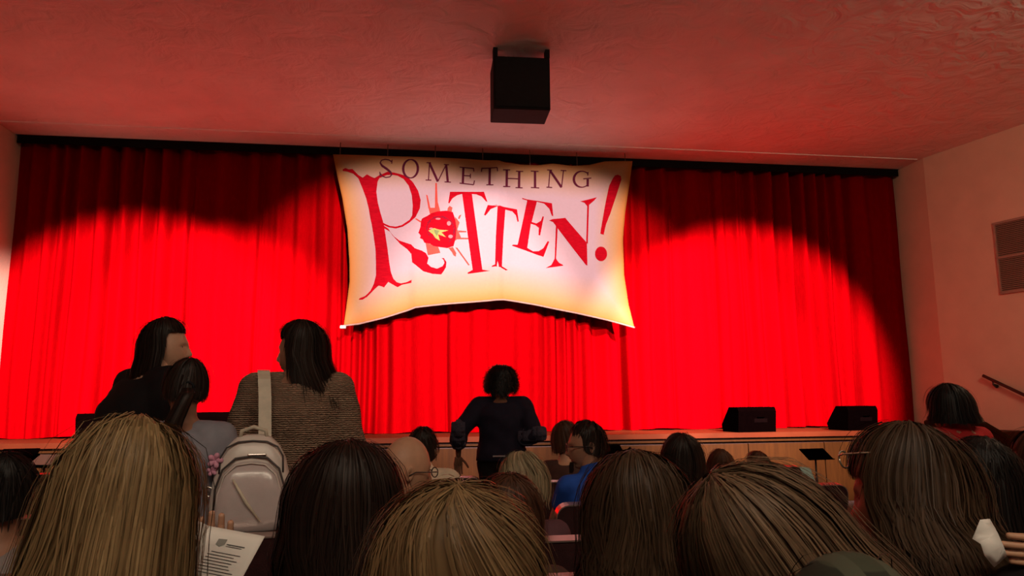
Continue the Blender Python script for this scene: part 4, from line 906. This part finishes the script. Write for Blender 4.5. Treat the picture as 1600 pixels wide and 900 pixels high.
t_ = tx.build('text_lines', M_ink); t_['kind'] = 'stuff'; child_world(t_, prog)
cr_ = MB().add([uv(0.28, 0.14), uv(0.43, 0.13), uv(0.43, 0.20), uv(0.36, 0.235), uv(0.28, 0.21)], [(0, 1, 2, 3, 4)]).build('crest', C_('crest_grey', (0.25, 0.25, 0.23))); child_world(cr_, prog)
# crumpled white sheet at the right
hp = [(1531, 812), (1546, 811), (1558, 832), (1567, 852), (1573, 868), (1553, 886), (1538, 868), (1532, 850), (1519, 842)]
bm = bmesh.new(); bm.faces.new([bm.verts.new(at(x, y, 1.22+0.010*math.sin(i*1.7))) for i, (x, y) in enumerate(hp)]).normal_update()
bmesh.ops.triangulate(bm, faces=bm.faces[:]); bmesh.ops.subdivide_edges(bm, edges=bm.edges[:], cuts=2)
[setattr(f_, 'smooth', True) for f_ in bm.faces]; me = bpy.data.meshes.new('paper_sheet'); bm.to_mesh(me); bm.free(); o = new_obj('paper_sheet', me, M_paper); o.modifiers.new('t', 'SOLIDIFY').thickness = 0.001
tag(o, 'crumpled white sheet held by a hand at the right edge', 'paper')
o = sheet('paper_sheet', [at(79, 771, 3.96), at(90, 772, 3.97), at(83, 796, 3.92), at(66, 795, 3.92)], 1, C_('cream_paper', (0.62, 0.5, 0.36))); tag(o, 'small cream sheet standing on the empty seat at left', 'paper')
o = sheet('teal_card', [at(1249, 729, 4.9), at(1266, 731, 4.9), at(1276, 757, 4.86), at(1259, 757, 4.86)], 1, C_('teal_card', (0.28, 0.42, 0.40))); tag(o, 'pale teal card standing above the streaked hair at right', 'card')
# white backpack on the knit-sweater person's back
bc = at(394, 757, 3.11); bp_ = empty('backpack', (bc.x, bc.y, bc.z-0.2)); tag(bp_, 'shiny white backpack hanging from one shoulder of the brown knit sweater', 'backpack')
bp_.rotation_euler = (0, 0, math.radians(6))
M_bag = mat('white_leather', (0.62, 0.56, 0.52), 0.32, 0.5, var=0.05, bump=0.05, bscale=30); M_bag2 = mat('pearl_leather', (0.50, 0.43, 0.43), 0.22, 0.6, var=0.05, bump=0.08, bscale=18)
M_strap = mat('cream_strap', (0.56, 0.50, 0.40), 0.5, 0.4); M_zip = mat('zip_dark', (0.06, 0.05, 0.05), 0.4); M_chrome = mat('chrome', (0.8, 0.77, 0.72), 0.15, 0.5, metal=1.0); M_pink = C_('pink_charm', (0.62, 0.30, 0.42))
def bagloft(zr, fy, n=28):
    V = []; F = []
    for z, rx, ry, yo in zr:
        for k in range(n):
            a = 2*PI*k/n; ca, sa = math.cos(a), math.sin(a); V.append((rx*math.copysign(abs(ca)**0.55, ca), yo+ry*math.copysign(abs(sa)**0.6, sa)*fy, z))
    for i in range(len(zr)-1): F += [(i*n+k, i*n+(k+1) % n, (i+1)*n+(k+1) % n, (i+1)*n+k) for k in range(n)]
    F += [tuple(range(n-1, -1, -1)), tuple(range((len(zr)-1)*n, len(zr)*n))]
    return V, F
zr = [(0.0, .10, .05, 0), (0.012, .135, .068, 0), (.05, .153, .078, 0), (.13, .155, .082, 0), (.22, .145, .078, 0), (.30, .125, .070, 0), (.35, .100, .058, 0), (.385, .065, .04, 0), (.395, .03, .02, 0)]
MB().add(*bagloft(zr, 1)).build('body', M_bag, bp_, True)
zr2 = [(0.03, .085, .02, -.075), (.04, .115, .035, -.075), (.10, .128, .045, -.075), (.18, .122, .042, -.075), (.25, .098, .034, -.072), (.285, .065, .022, -.066), (.295, .03, .01, -.06)]
pk = MB().add(*bagloft(zr2, 1)).build('front_pocket', M_bag2, bp_, True)
arch = lambda s, y, zb, zt, w: [(-w*s, y, zb), (-w*s*0.98, y, zb+(zt-zb)*.5), (-w*s*.8, y, zb+(zt-zb)*.8), (-w*s*.45, y+.003, zb+(zt-zb)*.97), (0, y+.006, zt), (w*s*.45, y+.003, zb+(zt-zb)*.97), (w*s*.8, y, zb+(zt-zb)*.8), (w*s*.98, y, zb+(zt-zb)*.5), (w*s, y, zb)]
MB().tube(arch(1, -.082, .07, .315, .130), 0.004, 6).build('zip', M_zip, bp_, True)
MB().tube(arch(1, -.100, .06, .290, .118), 0.003, 6).build('piping', M_bag, pk, True)
MB().tube(arch(1, -.060, .25, .372, .118), 0.0035, 6).build('zip', M_zip, bp_, True)
MB().tube([(-.05, -.02, .375), (-.045, -.03, .41), (0, -.03, .425), (.045, -.03, .41), (.05, -.02, .375)], 0.008, 8).build('handle', M_strap, bp_, True)
MB().tube([(-.06, -.125, .235), (-.01, -.130, .15), (.045, -.127, .075)], [.004, .007, .003], 8).build('zip_puller', M_strap, pk, True)
MB().box((0.02, -.075, .318), (0.07, 0.012, 0.012), bev=.004).build('zip_slider', M_chrome, bp_)
# shoulder strap, lower straps
inv = bp_.matrix_basis.inverted() if False else (Matrix.Translation(bp_.location) @ bp_.rotation_euler.to_matrix().to_4x4()).inverted()
def band(pts, w, name, side=Vector((1, 0, 0)), th=0.006):
    V = []; F = []
    for p in pts: p = Vector(p); V += [p-side*w/2, p+side*w/2, p+side*w/2+Vector((0, th, 0)), p-side*w/2+Vector((0, th, 0))]
    for i in range(len(pts)-1): F += [(4*i+k, 4*i+(k+1) % 4, 4*i+4+(k+1) % 4, 4*i+4+k) for k in range(4)]
    F += [(3, 2, 1, 0), tuple(range(4*len(pts)-4, 4*len(pts)))]
    return MB().add(V, F).build(name, M_strap, bp_)
band([inv @ at(414, 695, 3.24), inv @ at(414, 660, 3.26), inv @ at(414, 620, 3.28), inv @ at(413, 592, 3.31), inv @ at(412, 580, 3.36), inv @ at(412, 578, 3.44), inv @ at(412, 590, 3.56)], 0.052, 'shoulder_strap')
band([(.12, 0.02, .20), (.145, -.02, .10), (.12, -.06, .02), (.105, -.05, -.02)], 0.03, 'lower_strap')
MB().tube([(-.158+.014*math.cos(a), -.02, .18+.018*math.sin(a)) for a in np.linspace(0, 2*PI, 13)], .003, 6).build('ring', M_chrome, bp_, True)
ch = empty('charm'); bpy.data.objects.remove(ch)
fl_ = MB()
for k in range(5): fl_.add(*capsule((-.135, -.04, .30+.0*k), .010, (-.135+.020*math.cos(k*1.256), -.055, .30+.020*math.sin(k*1.256)), .011, 8))
for k in range(5): fl_.add(*capsule((-.145, -.035, .262), .008, (-.145+.014*math.cos(k*1.256+.5), -.045, .262+.014*math.sin(k*1.256+.5)), .008, 8))
fl_.build('flower_charm', M_pink, bp_, True)
# stage monitors
M_spk = mat('monitor_black', (0.0006, 0.0002, 0.0002), 0.9, 0.0); M_grl = mat('monitor_grille', (0.005, 0.003, 0.003), 0.7, 0.2, bump=0.5, bscale=300)
def monitor(px, Y, w, label, rz):
    p = at(px, 660, Y); e = empty('stage_monitor', (p.x, Y, ZS), rz); tag(e, label, 'loudspeaker', 'stage monitors')
    prof = [(-.20, 0), (.20, 0), (.23, .10), (.02, .36), (-.20, .36), (-.23, .30)]
    Mx = Matrix(((0, 0, 1, 0), (1, 0, 0, 0), (0, 1, 0, 0), (0, 0, 0, 1)))
    MB().prism(prof, -w/2, w/2, Mx).build('cabinet', M_spk, e)
    g0, g1 = Vector((0, .225, .115)), Vector((0, .03, .35)); c = (g0+g1)/2; L_ = (g1-g0).length
    MB().box(c+Vector((0, .010, .010)), (w-.05, L_-.03, .012), rot=Matrix.Rotation(math.atan2(g1.z-g0.z, g1.y-g0.y), 3, 'X')).build('grille', M_grl, e)
    h = MB().box((0.06, -.212, .20), (.22, .015, .13), bev=.004).build('connector_plate', mat('plate_grey', (0.0015, 0.0006, 0.0006), 0.9, 0.0), e)
    MB().tube([(0.0, -.225, .21), (0.0, -.245, .22), (.10, -.245, .22), (.10, -.225, .21)], .008, 6).build('carry_handle', M_spk, h, True)
monitor(1170, 10.48, 0.63, 'black wedge stage monitor right of centre on the stage edge', math.radians(8))
monitor(1332, 10.52, 0.55, 'black stage monitor near the right end of the stage', math.radians(10))
monitor(347, 10.75, 0.55, 'black stage monitor behind the brown knit sweater on the stage', math.radians(-6))
monitor(163, 10.5, 0.50, 'black stage monitor behind the black top at left', math.radians(-8))
# music stands in front of the stage
def music_stand(px, py, Y, label, rz, sheetm=True):
    p = at(px, py, Y); e = empty('music_stand', (p.x, Y, 0), rz); tag(e, label, 'music stand', 'music stands before the stage'); h = p.z
    rt = Matrix.Rotation(math.radians(-58), 3, 'X')
    d = MB().box((0, 0, h-.02), (.34, .012, .22), rot=rt, bev=.003).build('desk', M_spk, e)
    MB().box((0, -.10, h-.075), (.34, .04, .01)).build('ledge', M_spk, d)
    MB().tube([(0, .02, h-.03), (0, .02, .35)], .012, 8).build('pole', M_iron, e, True); MB().tube([(0, .02, .55), (0, .02, .08)], .017, 8).build('sleeve', M_iron, e, True)
    for k in range(3): a = k*2.094+.4; MB().tube([(0, .02, .22), (.28*math.sin(a), .02+.28*math.cos(a), .012)], .009, 6).build('leg', M_iron, e, True)
    if sheetm:
        q = MB().box((p.x+.03, Y-.03, h-.005), (.24, .003, .17), rot=Matrix.Rotation(rz, 3, 'Z') @ rt).build('sheet_music', M_paper); tag(q, 'white sheet music lying on the '+label.replace('black ', ''), 'sheet music')
music_stand(30, 708, 8.6, 'black music stand at the far left below the stage', .2, False)
music_stand(68, 717, 8.2, 'black music stand second from the left before the stage', -.3)
music_stand(952, 702, 8.6, 'black music stand beside the blue polo', .1, False)
music_stand(1275, 707, 8.6, 'black music stand in front of the right stage panels', .1, False)
music_stand(1548, 694, 8.0, 'black music stand near the wooden steps at right', -.1, False)
